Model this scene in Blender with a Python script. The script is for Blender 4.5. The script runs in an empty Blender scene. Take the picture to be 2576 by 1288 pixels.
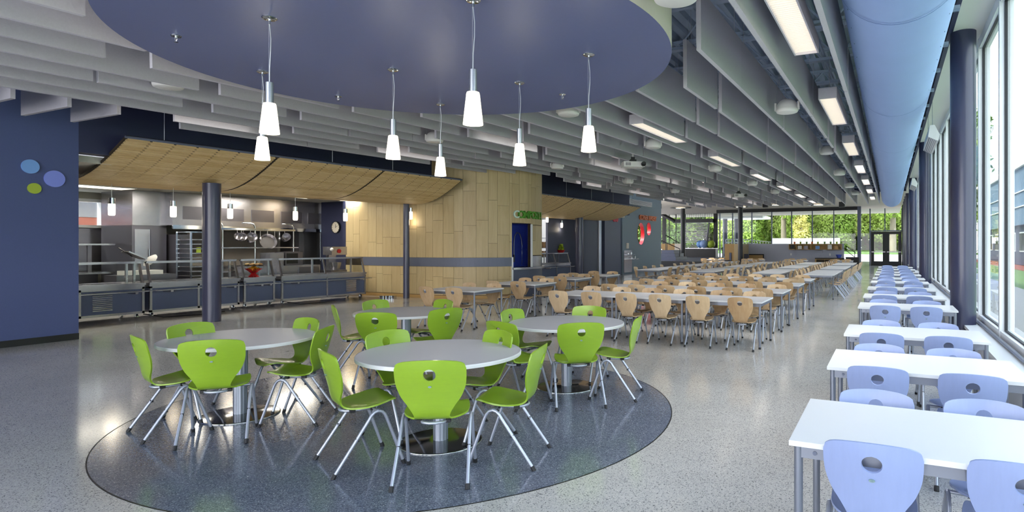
import bpy, bmesh, math, random
from mathutils import Vector, Matrix
R = math.radians
rnd = random.Random(7)
scene = bpy.context.scene
col = scene.collection

# ---------------------------------------------------------------- camera (24 mm shift lens, level)
F, CX, CY, EYE = 1508.0, 1521.0, 617.0, 1.5
YAW = math.atan((2238.0 - CX) / F)
cd = bpy.data.cameras.new('camera'); cam = bpy.data.objects.new('camera', cd); col.objects.link(cam)
cam.location = (0, 0, EYE); cam.rotation_euler = (R(90), 0, YAW)
cd.sensor_fit = 'HORIZONTAL'; cd.sensor_width = 36.0
cd.lens = F / 2576.0 * 36.0
cd.shift_x = (1288.0 - CX) / 2576.0
cd.shift_y = (CY - 644.0) / 2576.0
cd.clip_start = 0.05; cd.clip_end = 400
scene.camera = cam

# ---------------------------------------------------------------- world, sun, exposure
world = bpy.data.worlds.new('sky'); scene.world = world; world.use_nodes = True
wn = world.node_tree; wn.nodes.clear()
wo = wn.nodes.new('ShaderNodeOutputWorld'); wb = wn.nodes.new('ShaderNodeBackground')
tc = wn.nodes.new('ShaderNodeTexCoord'); sp = wn.nodes.new('ShaderNodeSeparateXYZ')
rp = wn.nodes.new('ShaderNodeValToRGB')
rp.color_ramp.elements[0].position = 0.0; rp.color_ramp.elements[0].color = (0.93, 0.93, 0.95, 1)
rp.color_ramp.elements[1].position = 0.7; rp.color_ramp.elements[1].color = (0.74, 0.81, 0.98, 1)
wn.links.new(tc.outputs['Generated'], sp.inputs[0]); wn.links.new(sp.outputs['Z'], rp.inputs[0])
wn.links.new(rp.outputs[0], wb.inputs[0]); wb.inputs[1].default_value = 3.1
wn.links.new(wb.outputs[0], wo.inputs[0])
sl = bpy.data.lights.new('sun', 'SUN'); sun = bpy.data.objects.new('sun', sl); col.objects.link(sun)
sl.energy = 4.5; sl.angle = R(2); sl.color = (1, .95, .86)
sun.rotation_euler = (R(42), 0, R(-50))
rl = bpy.data.lights.new('rear_fill', 'AREA'); rear = bpy.data.objects.new('rear_fill', rl); col.objects.link(rear)
rl.shape = 'RECTANGLE'; rl.size = 10; rl.size_y = 3.0; rl.energy = 170; rl.color = (1, .99, .96)       # added fill lamp behind the camera, brightens the hall, no window built there
rear.location = (-3.6, -5.6, 1.9); rear.rotation_euler = (R(90), 0, 0)
scene.view_settings.view_transform = 'Standard'; scene.view_settings.look = 'None'
scene.view_settings.gamma = 1.0; scene.view_settings.use_curve_mapping = False
scene.view_settings.exposure = 0.38
LAMP_W = 20.0        # watts of each linear ceiling fixture
PEND_W = 5.0
KITCHEN_W = 48.0
cy = scene.cycles
cy.use_adaptive_sampling = True; cy.adaptive_threshold = .12; cy.adaptive_min_samples = 12
cy.max_bounces = 6; cy.diffuse_bounces = 3; cy.glossy_bounces = 3; cy.transparent_max_bounces = 24
cy.sample_clamp_indirect = 4.0; cy.caustics_reflective = False; cy.caustics_refractive = False
cy.use_denoising = True

# ---------------------------------------------------------------- geometry helpers
def fwd():
    return Vector((-math.sin(YAW), math.cos(YAW), 0)), Vector((math.cos(YAW), math.sin(YAW), 0))
def ray(u, v):
    f, r = fwd(); return f + r * ((u - CX) / F) + Vector((0, 0, -(v - CY) / F))
def onX(u, v, X): d = ray(u, v); t = X / d.x; return Vector((X, d.y * t, EYE + d.z * t))
def onY(u, v, Y): d = ray(u, v); t = Y / d.y; return Vector((d.x * t, Y, EYE + d.z * t))
def onZ(u, v, z): d = ray(u, v); t = (z - EYE) / d.z; return Vector((d.x * t, d.y * t, z))

class MB:
    def __init__(s): s.v = []; s.f = []; s.m = []; s.mi = 0
    def add(s, vs, fs, M=None):
        n = len(s.v)
        for p in vs:
            p = Vector(p)
            if M is not None: p = M @ p
            s.v.append(tuple(p))
        for f in fs: s.f.append(tuple(n + i for i in f)); s.m.append(s.mi)
        return s
    def box(s, a, b, M=None):
        x0, y0, z0 = a; x1, y1, z1 = b
        if x0 > x1: x0, x1 = x1, x0
        if y0 > y1: y0, y1 = y1, y0
        if z0 > z1: z0, z1 = z1, z0
        vs = [(x0, y0, z0), (x1, y0, z0), (x1, y1, z0), (x0, y1, z0), (x0, y0, z1), (x1, y0, z1), (x1, y1, z1), (x0, y1, z1)]
        return s.add(vs, [(0, 3, 2, 1), (4, 5, 6, 7), (0, 1, 5, 4), (1, 2, 6, 5), (2, 3, 7, 6), (3, 0, 4, 7)], M)
    def cbox(s, c, d, M=None):
        return s.box([c[i] - d[i] / 2 for i in range(3)], [c[i] + d[i] / 2 for i in range(3)], M)
    def tube(s, pts, r, n=8, cap=True, rs=None):
        pts = [Vector(p) for p in pts]; rings = []
        up = Vector((0, 0, 1)); t0 = (pts[1] - pts[0]).normalized()
        if abs(t0.dot(up)) > .9: up = Vector((1, 0, 0))
        nrm = t0.cross(up).normalized()
        for i, p in enumerate(pts):
            t = (pts[min(i + 1, len(pts) - 1)] - pts[max(i - 1, 0)]).normalized()
            nrm = (nrm - t * nrm.dot(t)).normalized(); b = t.cross(nrm)
            rr = rs[i] if rs else r
            rings.append([p + (nrm * math.cos(2 * math.pi * k / n) + b * math.sin(2 * math.pi * k / n)) * rr for k in range(n)])
        vs = [q for ring in rings for q in ring]; fs = []
        for i in range(len(pts) - 1):
            for k in range(n):
                a, b2 = i * n + k, i * n + (k + 1) % n
                fs.append((a, b2, b2 + n, a + n))
        if cap: fs.append(tuple(range(n - 1, -1, -1))); fs.append(tuple((len(pts) - 1) * n + k for k in range(n)))
        return s.add(vs, fs)
    def lathe(s, prof, n=24, c=(0, 0, 0), M=None, cap=True):
        vs = []; fs = []
        for (r, z) in prof:
            for k in range(n):
                a = 2 * math.pi * k / n; vs.append((c[0] + r * math.cos(a), c[1] + r * math.sin(a), c[2] + z))
        for i in range(len(prof) - 1):
            for k in range(n):
                a, b = i * n + k, i * n + (k + 1) % n; fs.append((a, b, b + n, a + n))
        if cap:
            fs.append(tuple(range(n - 1, -1, -1))); fs.append(tuple((len(prof) - 1) * n + k for k in range(n)))
        return s.add(vs, fs, M)
    def cyl(s, c, r, z0, z1, n=20): return s.lathe([(r, z0), (r, z1)], n, (c[0], c[1], 0))
    def sphere(s, c, r, n=12, m=8, sq=1.0):
        pr = [(r * math.sin(math.pi * i / m) + 1e-5, -r * sq * math.cos(math.pi * i / m)) for i in range(m + 1)]
        return s.lathe(pr, n, c)
    def prism(s, poly, z0, z1, M=None):
        n = len(poly); vs = [(x, y, z0) for x, y in poly] + [(x, y, z1) for x, y in poly]
        fs = [tuple(range(n - 1, -1, -1)), tuple(range(n, 2 * n))] + [(i, (i + 1) % n, n + (i + 1) % n, n + i) for i in range(n)]
        return s.add(vs, fs, M)
    def mesh(s, name, mats, smooth=None):
        me = bpy.data.meshes.new(name); me.from_pydata(s.v, [], s.f)
        if not isinstance(mats, (list, tuple)): mats = [mats]
        for m in mats: me.materials.append(m)
        if len(mats) > 1: me.polygons.foreach_set('material_index', s.m)
        if smooth:
            me.polygons.foreach_set('use_smooth', [True] * len(me.polygons)); me.set_sharp_from_angle(angle=R(smooth))
        me.update(); return me
def link(me, name, parent=None, loc=(0, 0, 0), rz=0.0):
    o = bpy.data.objects.new(name, me); col.objects.link(o); o.location = loc; o.rotation_euler = (0, 0, rz)
    if parent is not None: o.parent = parent
    return o
def part(mb, name, mat, parent=None, smooth=None, label=None):
    o = link(mb.mesh(name, mat, smooth), name, parent)
    if label: o['label'] = label
    return o
def tag(o, label, cat, group=None, kind=None):
    o['label'] = label; o['category'] = cat
    if group: o['group'] = group
    if kind: o['kind'] = kind
    return o
def empty(name, label, cat, loc=(0, 0, 0), rz=0.0, group=None):
    o = bpy.data.objects.new(name, None); col.objects.link(o); o.location = loc; o.rotation_euler = (0, 0, rz)
    o.empty_display_size = .1
    return tag(o, label, cat, group)
def struct(o, label=None):
    o['kind'] = 'structure'
    if label: o['label'] = label
    return o
def copy_tree(o, loc, rz, label):
    c = o.copy(); col.objects.link(c); c.location = loc; c.rotation_euler = (0, 0, rz); c['label'] = label
    def rec(src, dst):
        for ch in KIDS[src.name]:
            d = ch.copy(); col.objects.link(d); d.parent = dst
            if ch.name in KIDS: rec(ch, d)
    rec(o, c); return c
KIDS = {}
def index_kids(root):
    def rec(o):
        ch = [c for c in col.objects if c.parent == o]
        if ch: KIDS[o.name] = ch
        for c in ch: rec(c)
    rec(root)
ORD = ['first', 'second', 'third', 'fourth', 'fifth', 'sixth', 'seventh', 'eighth', 'ninth', 'tenth', 'eleventh', 'twelfth',
       'thirteenth', 'fourteenth', 'fifteenth', 'sixteenth', 'seventeenth', 'eighteenth', 'nineteenth', 'twentieth', 'twenty-first', 'twenty-second']

# ---------------------------------------------------------------- materials
def srgb(h):
    c = [int(h[i:i + 2], 16) / 255 for i in (0, 2, 4)]
    return tuple([(x / 12.92 if x <= .04045 else ((x + .055) / 1.055) ** 2.4) for x in c] + [1])
MATS = {}
def mat(name, hexc, rough=.5, metal=0.0, noise=None, amt=.15, scale=(1, 1, 1), bump=0.0, spec=.5, emit=None, es=1.0, coat=0.0, rand=0.0, coord='Object'):
    m = bpy.data.materials.new(name); m.use_nodes = True; nt = m.node_tree; b = nt.nodes['Principled BSDF']
    c = srgb(hexc); b.inputs['Base Color'].default_value = c; b.inputs['Roughness'].default_value = rough
    b.inputs['Metallic'].default_value = metal; b.inputs['Specular IOR Level'].default_value = spec
    if coat: b.inputs['Coat Weight'].default_value = coat; b.inputs['Coat Roughness'].default_value = .08
    if emit: b.inputs['Emission Color'].default_value = srgb(emit); b.inputs['Emission Strength'].default_value = es
    if noise:
        t = nt.nodes.new('ShaderNodeTexCoord'); mp = nt.nodes.new('ShaderNodeMapping'); mp.inputs['Scale'].default_value = scale
        nz = nt.nodes.new('ShaderNodeTexNoise'); nz.inputs['Scale'].default_value = noise; nz.inputs['Detail'].default_value = 6
        nt.links.new(t.outputs[coord], mp.inputs[0]); nt.links.new(mp.outputs[0], nz.inputs['Vector'])
        mx = nt.nodes.new('ShaderNodeMix'); mx.data_type = 'RGBA'
        mx.inputs[6].default_value = tuple(x * (1 - amt) for x in c[:3]) + (1,); mx.inputs[7].default_value = tuple(min(1, x * (1 + amt)) for x in c[:3]) + (1,)
        src = nz.outputs['Fac']
        if rand:
            oi = nt.nodes.new('ShaderNodeObjectInfo'); ma = nt.nodes.new('ShaderNodeMath'); ma.operation = 'MULTIPLY_ADD'
            ma.inputs[1].default_value = rand; nt.links.new(oi.outputs['Random'], ma.inputs[0]); nt.links.new(src, ma.inputs[2])
            ms = nt.nodes.new('ShaderNodeMath'); ms.operation = 'SUBTRACT'; ms.inputs[1].default_value = rand / 2; nt.links.new(ma.outputs[0], ms.inputs[0]); src = ms.outputs[0]
        nt.links.new(src, mx.inputs[0]); nt.links.new(mx.outputs[2], b.inputs['Base Color'])
        if bump:
            bp = nt.nodes.new('ShaderNodeBump'); bp.inputs['Strength'].default_value = bump; bp.inputs['Distance'].default_value = .01
            nt.links.new(nz.outputs['Fac'], bp.inputs['Height']); nt.links.new(bp.outputs[0], b.inputs['Normal'])
    MATS[name] = m; return m
def terrazzo(name, base, chips, rough=.115):
    m = bpy.data.materials.new(name); m.use_nodes = True; nt = m.node_tree; b = nt.nodes['Principled BSDF']
    t = nt.nodes.new('ShaderNodeTexCoord')
    vo = nt.nodes.new('ShaderNodeTexVoronoi'); vo.inputs['Scale'].default_value = 175
    nt.links.new(t.outputs['Object'], vo.inputs['Vector'])
    sp = nt.nodes.new('ShaderNodeSeparateColor'); nt.links.new(vo.outputs['Color'], sp.inputs[0])
    rp = nt.nodes.new('ShaderNodeValToRGB'); rp.color_ramp.interpolation = 'CONSTANT'
    while len(rp.color_ramp.elements) < len(chips): rp.color_ramp.elements.new(.5)
    for e, (p, c) in zip(rp.color_ramp.elements, chips): e.position = p; e.color = srgb(c)
    nt.links.new(sp.outputs[0], rp.inputs[0])
    n2 = nt.nodes.new('ShaderNodeTexNoise'); n2.inputs['Scale'].default_value = 1.1; n2.inputs['Detail'].default_value = 5
    nt.links.new(t.outputs['Object'], n2.inputs['Vector'])
    mx = nt.nodes.new('ShaderNodeMix'); mx.data_type = 'RGBA'; mx.blend_type = 'MIX'; mx.inputs[0].default_value = .8
    mx.inputs[6].default_value = srgb(base); nt.links.new(rp.outputs[0], mx.inputs[7])
    hs = nt.nodes.new('ShaderNodeHueSaturation'); mr = nt.nodes.new('ShaderNodeMapRange')
    mr.inputs['From Min'].default_value = .3; mr.inputs['From Max'].default_value = .7; mr.inputs['To Min'].default_value = .93; mr.inputs['To Max'].default_value = 1.07
    nt.links.new(n2.outputs['Fac'], mr.inputs[0]); nt.links.new(mr.outputs[0], hs.inputs['Value']); nt.links.new(mx.outputs[2], hs.inputs['Color'])
    nt.links.new(hs.outputs[0], b.inputs['Base Color'])
    mr2 = nt.nodes.new('ShaderNodeMapRange'); mr2.inputs['To Min'].default_value = rough * .8; mr2.inputs['To Max'].default_value = rough * 1.4
    nt.links.new(n2.outputs['Fac'], mr2.inputs[0]); nt.links.new(mr2.outputs[0], b.inputs['Roughness'])
    b.inputs['Specular IOR Level'].default_value = .5
    MATS[name] = m; return m
def glassmat(name, tint, refl=1.0, ior=1.5, rough=0.0):
    m = bpy.data.materials.new(name); m.use_nodes = True; nt = m.node_tree; nt.nodes.clear()
    o = nt.nodes.new('ShaderNodeOutputMaterial'); mx = nt.nodes.new('ShaderNodeMixShader'); fr = nt.nodes.new('ShaderNodeFresnel'); fr.inputs[0].default_value = ior
    tr = nt.nodes.new('ShaderNodeBsdfTransparent'); tr.inputs[0].default_value = srgb(tint)
    gl = nt.nodes.new('ShaderNodeBsdfGlossy'); gl.inputs['Roughness'].default_value = rough; gl.inputs[0].default_value = (refl, refl, refl, 1)
    ge = nt.nodes.new('ShaderNodeNewGeometry'); sb = nt.nodes.new('ShaderNodeMath'); sb.operation = 'SUBTRACT'; sb.inputs[0].default_value = 1.0; nt.links.new(ge.outputs['Backfacing'], sb.inputs[1])
    fm = nt.nodes.new('ShaderNodeMath'); fm.operation = 'MULTIPLY'; nt.links.new(fr.outputs[0], fm.inputs[0]); nt.links.new(sb.outputs[0], fm.inputs[1])      # the pane reflects on its outer faces
    nt.links.new(fm.outputs[0], mx.inputs[0]); nt.links.new(tr.outputs[0], mx.inputs[1]); nt.links.new(gl.outputs[0], mx.inputs[2]); nt.links.new(mx.outputs[0], o.inputs[0])
    MATS[name] = m; return m
def woodmat(name, c1, c2, sx=(14, 14, 1.2), rough=.35, rand=.35, coord='Object'):
    m = bpy.data.materials.new(name); m.use_nodes = True; nt = m.node_tree; b = nt.nodes['Principled BSDF']
    t = nt.nodes.new('ShaderNodeTexCoord'); mp = nt.nodes.new('ShaderNodeMapping'); mp.inputs['Scale'].default_value = sx
    oi = nt.nodes.new('ShaderNodeObjectInfo'); ad = nt.nodes.new('ShaderNodeVectorMath'); ad.operation = 'ADD'
    mu = nt.nodes.new('ShaderNodeMath'); mu.operation = 'MULTIPLY'; mu.inputs[1].default_value = 37.0
    nt.links.new(oi.outputs['Random'], mu.inputs[0]); nt.links.new(t.outputs[coord], mp.inputs[0]); nt.links.new(mp.outputs[0], ad.inputs[0]); nt.links.new(mu.outputs[0], ad.inputs[1])
    wv = nt.nodes.new('ShaderNodeTexNoise'); wv.inputs['Scale'].default_value = 1.6; wv.inputs['Detail'].default_value = 7; wv.inputs['Distortion'].default_value = 1.2
    nt.links.new(ad.outputs[0], wv.inputs['Vector'])
    mx = nt.nodes.new('ShaderNodeMix'); mx.data_type = 'RGBA'; mx.inputs[6].default_value = srgb(c1); mx.inputs[7].default_value = srgb(c2)
    ma = nt.nodes.new('ShaderNodeMath'); ma.operation = 'MULTIPLY_ADD'; ma.inputs[1].default_value = rand
    sb = nt.nodes.new('ShaderNodeMath'); sb.operation = 'SUBTRACT'; sb.inputs[1].default_value = rand / 2
    nt.links.new(oi.outputs['Random'], ma.inputs[0]); nt.links.new(wv.outputs['Fac'], ma.inputs[2]); nt.links.new(ma.outputs[0], sb.inputs[0]); nt.links.new(sb.outputs[0], mx.inputs[0])
    nt.links.new(mx.outputs[2], b.inputs['Base Color']); b.inputs['Roughness'].default_value = rough
    MATS[name] = m; return m

terrazzo('terrazzo_light', 'bdbcba', [(0, 'bfbdba'), (.35, 'b3b1af'), (.62, 'cac8c3'), (.82, '98989a'), (.90, '46474c'), (.97, 'dad8d2')])
terrazzo('terrazzo_dark', '70788a', [(0, '464d5c'), (.25, '6a7182'), (.5, '818999'), (.8, '585f70'), (.985, 'c9ccd0')])
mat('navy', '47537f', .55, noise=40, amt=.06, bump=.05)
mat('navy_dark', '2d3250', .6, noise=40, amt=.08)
mat('column', '3c3f5a', .32, coat=.3)
mat('column_dark', '23252b', .4)
mat('disc_blue', '5d6793', .42, noise=30, amt=.04)
mat('cream', 'ded6c8', .7, noise=20, amt=.03)
mat('soffit', 'ebe8dc', .7)
mat('baffle', 'b6b4bc', .95, noise=60, amt=.08, bump=.08, rand=.5)
mat('baffle_edge', 'c9c7cf', .9, noise=60, amt=.08)
mat('steel_blue', 'a6b6cf', .5)
mat('deck', '96a6bf', .5)
mat('duct', '9cb7ea', .75, noise=3, amt=.03)
mat('duct_seam', '5470b4', .8)
mat('slot', '3f4a66', .8)
mat('white_frame', 'f3f5f8', .35)
mat('gasket', '2a2c30', .5)
mat('ledge', 'e6e8ec', .35)
mat('green', '8bae2c', .30, noise=9, amt=.07, scale=(1, 1, 8), coat=.15)
mat('blue', '9babd8', .32, noise=9, amt=.05, scale=(8, 1, 1), coat=.15)
woodmat('chair_wood', 'b5936a', 'dec49f', (10, 10, 1.4), .35, .7)
mat('chair_leg', 'b4bac8', .32, metal=.55)
mat('rubber', '232428', .6)
mat('badge', '86a09c', .5)
mat('tabletop', 'bdbfc6', .38)
mat('table_edge', 'e2e4e6', .4)
mat('tabletop_white', 'eeeef0', .30)
mat('tabletop_grey', 'b4b6b8', .25)
mat('table_leg', '868b98', .35, metal=.5)
mat('pedestal', 'aab2c0', .3, metal=.6)
mat('base_plate', '55565a', .08, metal=.95)
mat('chrome', 'c9ccd0', .12, metal=1)
mat('brushed', 'b9bdc2', .28, metal=.95, noise=2, amt=.1, scale=(1, 1, 40))
mat('glass_glow', 'fff8ea', .4, emit='fff0d6', es=1.05)
mat('lamp_glow', 'fff8ea', .4, emit='fff0dc', es=1.7)
mat('kitchen_glow', 'ffffff', .4, emit='fff3d8', es=2.2)
mat('cord', 'c8ccd2', .4, metal=.5)
woodmat('slat_wood', 'c3a26c', 'e0c797', (3, 3, 12), .5, .6)
woodmat('drum_wood', 'bba378', 'd6c397', (5, 5, .7), .42, .35)
mat('slot_dark', '33291c', .8)
mat('band_grey', '6a7084', .45, metal=.2)
mat('steel', 'b2b0b6', .25, metal=.9, noise=1.5, amt=.12, scale=(1, 1, 6))
mat('steel_dark', '7b7880', .3, metal=.85)
mat('black', '17181b', .4)
mat('counter_panel', '5a6584', .45, noise=30, amt=.05)
mat('kitchen_wall', 'b9b6ab', .7)
mat('kitchen_ceiling', 'cfcdc4', .7)
mat('tile', '8d857e', .5, noise=4, amt=.1)
glassmat('glass', 'f6fbf9', ior=1.45)
glassmat('window_glass', 'f4faf9', refl=1.0, ior=1.6)
mat('white_plastic', 'e6e5e2', .4)
mat('disc_sky', '74a3e0', .5); mat('disc_peri', '7f8fe0', .5); mat('disc_lime', 'a3b93a', .5)
mat('letter_green', '4f9a1e', .4); mat('letter_white', 'cfe6dc', .4); mat('letter_orange', 'd86a2e', .4); mat('red', 'c81320', .4); mat('pink', 'd8475c', .5)
mat('grey_panel', '565c72', .45)
mat('bakery_wall', '74868f', .5)
mat('sink_blue', '4a5fc0', .4)
mat('guard_wall', 'b3b6c6', .6)
mat('box_wood', 'b9955c', .5, noise=3, amt=.1)
mat('orange', 'ea9417', .5); mat('bread', 'c9a070', .7); mat('apple', '9fc022', .4)
mat('grass', '75915a', .9, noise=2, amt=.3)
mat('pave', 'b5b1ac', .8, noise=1, amt=.06)
mat('asphalt', 'b5b5bb', .9)
mat('brick', 'a35f4c', .8, noise=8, amt=.15)
mat('siding', '8fa3b5', .4)
mat('bark', '8d8170', .9, noise=6, amt=.2)
mat('kerb', 'd8d6d0', .8)
def leafmat(name, h):
    m = mat(name, h, .6, noise=1.2, amt=.35)
    b = m.node_tree.nodes['Principled BSDF']; b.inputs['Subsurface Weight'].default_value = 0
    return m
leafmat('leaf_a', '93ad4c'); leafmat('leaf_b', 'b4c465'); leafmat('leaf_c', '6f8a48'); leafmat('leaf_d', 'd8cf78')
M = MATS
# ================================================================= STRUCTURE
def zb(y): return 3.2 + .029 * y - .00038 * y * y        # underside of the baffles (the roof is slightly arched)
def slope(y): return .029 - .00076 * y

# floor and inlay
f = MB().box((-24, -6, -.12), (1.2, 60, 0)); struct(part(f, 'floor', M['terrazzo_light']), 'polished pale grey speckled terrazzo floor')
INL = (-3.995, 4.334); RI = 2.3625
o = link(MB().lathe([(RI, 0), (RI, .0016), (1e-4, .0016)], 128, cap=False).mesh('floor_inlay', M['terrazzo_dark']), 'floor_inlay', None, (INL[0], INL[1], 0)); struct(o, 'dark blue-grey round terrazzo inlay under the green chairs')
ring = MB().lathe([(RI + .004, 0), (RI + .004, .0022), (RI - .004, .0022), (RI - .004, 0)], 128, cap=False)
part(ring, 'divider_strip', M['black'], o)

# left wall, header over the serving opening
w = MB().box((-12.0, -6, 0), (-11.7, 5.04, 5.4)); wl = struct(part(w, 'wall_left', M['navy']), 'plain navy blue wall with three coloured discs')
b = MB().box((-11.7, -6, 0), (-11.685, 5.04, .1)); struct(part(b, 'baseboard_left', M['black']), 'dark rubber baseboard under the navy wall')
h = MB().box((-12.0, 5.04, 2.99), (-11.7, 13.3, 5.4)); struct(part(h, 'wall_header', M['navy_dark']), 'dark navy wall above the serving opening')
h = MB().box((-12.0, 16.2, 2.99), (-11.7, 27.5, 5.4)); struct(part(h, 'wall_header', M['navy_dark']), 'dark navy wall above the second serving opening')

# wood drum wall: straight run then arc
DC = Vector((-11.52, 15.15, 0)); DR = 1.925
def arc_theta(u):
    d = ray(u, CY); d.z = 0; d.normalize(); oc = -DC
    bq = d.dot(oc); cq = oc.length_squared - DR * DR; disc = max(bq * bq - cq, 0)
    p = d * (-bq - math.sqrt(disc)); q = p - DC; return math.atan2(q.y, q.x)
TH0 = -math.pi / 2; TH1 = arc_theta(1287.5); TH2 = arc_theta(1336); TH3 = arc_theta(1361.5) + .35
def drum_pt(s, off=0.0):       # s = length along the wall, 0 at the left end
    L = 15.1 - 11.52
    if s <= L: return Vector((-15.1 + s, DC.y - DR - off, 0)), 0.0
    th = TH0 + (s - L) / DR; return Vector((DC.x + (DR + off) * math.cos(th), DC.y + (DR + off) * math.sin(th), 0)), th + math.pi / 2
def s_of(th): return (15.1 - 11.52) + (th - TH0) * DR
def curved(s0, s1, z0, z1, off0, off1, step=.12):
    n = max(1, int((s1 - s0) / step)); vs = []; fs = []
    for i in range(n + 1):
        s = s0 + (s1 - s0) * i / n; a, _ = drum_pt(s, off0); c, _ = drum_pt(s, off1)
        vs += [(a.x, a.y, z0), (c.x, c.y, z0), (c.x, c.y, z1), (a.x, a.y, z1)]
    for i in range(n):
        k = 4 * i
        for j in range(4): fs.append((k + j, k + (j + 1) % 4, k + 4 + (j + 1) % 4, k + 4 + j))
    fs.append((3, 2, 1, 0)); k = 4 * n; fs.append((k, k + 1, k + 2, k + 3))
    return vs, fs
SA, SB, SC = s_of(TH1), s_of(TH2), s_of(TH3)
core = MB(); ZD = 4.6
for a in (curved(0, SA, 0, ZD, -.12, -.01), curved(SA, SB, 0, .86, -.12, -.01), curved(SA, SB, 2.13, ZD, -.12, -.01), curved(SB, SC, 0, ZD, -.12, -.01)): core.add(*a)
drum = struct(part(core, 'wall_drum', M['slot_dark']), 'curved wall clad in blond wood planks')
pm = M['drum_wood']; s = 0; i = 0
while s < SC - .05:
    wd = (.33, .26, .36)[i % 3]; e = min(s + wd, SC)
    for brk in (SA, SB):
        if s < brk - .02 < e: e = brk
    mid = (s + e) / 2; lo, hi = .1, ZD
    cuts = sorted([rnd.uniform(.5, .8), rnd.uniform(1.5, 2.3), rnd.uniform(2.6, 3.4)])
    spans = []
    if mid < SA: base = [(.1, .9), (1.15, ZD)]
    elif mid < SB: base = [(2.14, ZD)]
    else: base = [(1.2, 2.1), (2.11, ZD)]
    for (a, b2) in base:
        cc = [a] + [c for c in cuts if a + .2 < c < b2 - .2] + [b2]
        for z0, z1 in zip(cc[:-1], cc[1:]): spans.append((z0, z1))
    for z0, z1 in spans:
        part(MB().add(*curved(s + .003, e - .003, z0 + .003, z1 - .003, -.008, .012 + rnd.uniform(0, .003))), 'plank', pm, drum)
    s = e; i += 1
part(MB().add(*curved(.7, SA, .9, 1.15, 0, .03)), 'rail_band', M['band_grey'], drum)
part(MB().add(*curved(0, SA, 0, .09, 0, .02)), 'plinth', M['box_wood'], drum)
part(MB().add(*curved(SA - .02, SA + .03, 0, 1.16, 0, .035)), 'edge_strip', M['white_frame'], drum)
part(MB().add(*curved(SB - .03, SB + .04, .86, 2.12, 0, .03)), 'edge_strip', M['white_frame'], drum)
part(MB().add(*curved(SA + .03, SC, 0, .8, -.005, .02)), 'lower_panel', M['grey_panel'], drum)
part(MB().add(*curved(SB + .04, SC, .86, 1.18, 0, .022)), 'steel_panel', M['steel'], drum)
part(MB().add(*curved(SA, SC, .8, .86, -.3, .1)), 'counter_edge', M['steel'], drum)
# dish return niche
n = MB(); pa, _ = drum_pt(SA, -.06); pb, _ = drum_pt(SB, -.06); nbk = Vector((-.72, .9, 0)) * .7
q = [pa, pb, pb + nbk, pa + nbk]
n.add([(p.x, p.y, z) for z in (.86, 2.13) for p in q], [(4, 5, 1, 0)[::-1]] if 0 else [(1, 2, 6, 5), (2, 3, 7, 6), (3, 0, 4, 7), (4, 5, 6, 7), (3, 2, 1, 0)])
part(n, 'niche', M['sink_blue'], drum)

# navy clock wall, kitchen shell
c = MB().box((-16.45, 13.45, 0), (-15.1, 13.6, 3.0)); c.box((-15.2, 13.2, 0), (-15.08, 13.6, 3.0))
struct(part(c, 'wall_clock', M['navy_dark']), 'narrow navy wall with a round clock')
k = MB().box((-18.9, 0, 0), (-18.7, 7.0, 3.0)); k.box((-18.9, 8.6, 0), (-18.7, 34, 3.0)); k.box((-18.9, 7.0, 0), (-18.7, 8.6, 1.98)); k.box((-18.9, 7.0, 2.68), (-18.7, 8.6, 3.0))
k.box((-18.9, -.2, 0), (-12, 0, 3)); struct(part(k, 'wall_kitchen', M['kitchen_wall']), 'pale kitchen back wall with a small window')
struct(part(MB().box((-18.9, 0, 2.87), (-12.0, 27.6, 2.98)), 'ceiling_kitchen', M['kitchen_ceiling']), 'flat pale kitchen ceiling')
wk = struct(part(MB().box((-18.82, 7.05, 2.0), (-18.81, 8.55, 2.66)), 'window_kitchen', M['glass']))
fr = MB()
for a, b2 in (((-18.86, 7.0, 1.98), (-18.66, 7.08, 2.68)), ((-18.86, 8.52, 1.98), (-18.66, 8.6, 2.68)), ((-18.86, 7.0, 1.95), (-18.6, 8.6, 2.02)), ((-18.86, 7.0, 2.62), (-18.66, 8.6, 2.7))): fr.box(a, b2)
part(fr, 'frame', M['white_frame'], wk)

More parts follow.
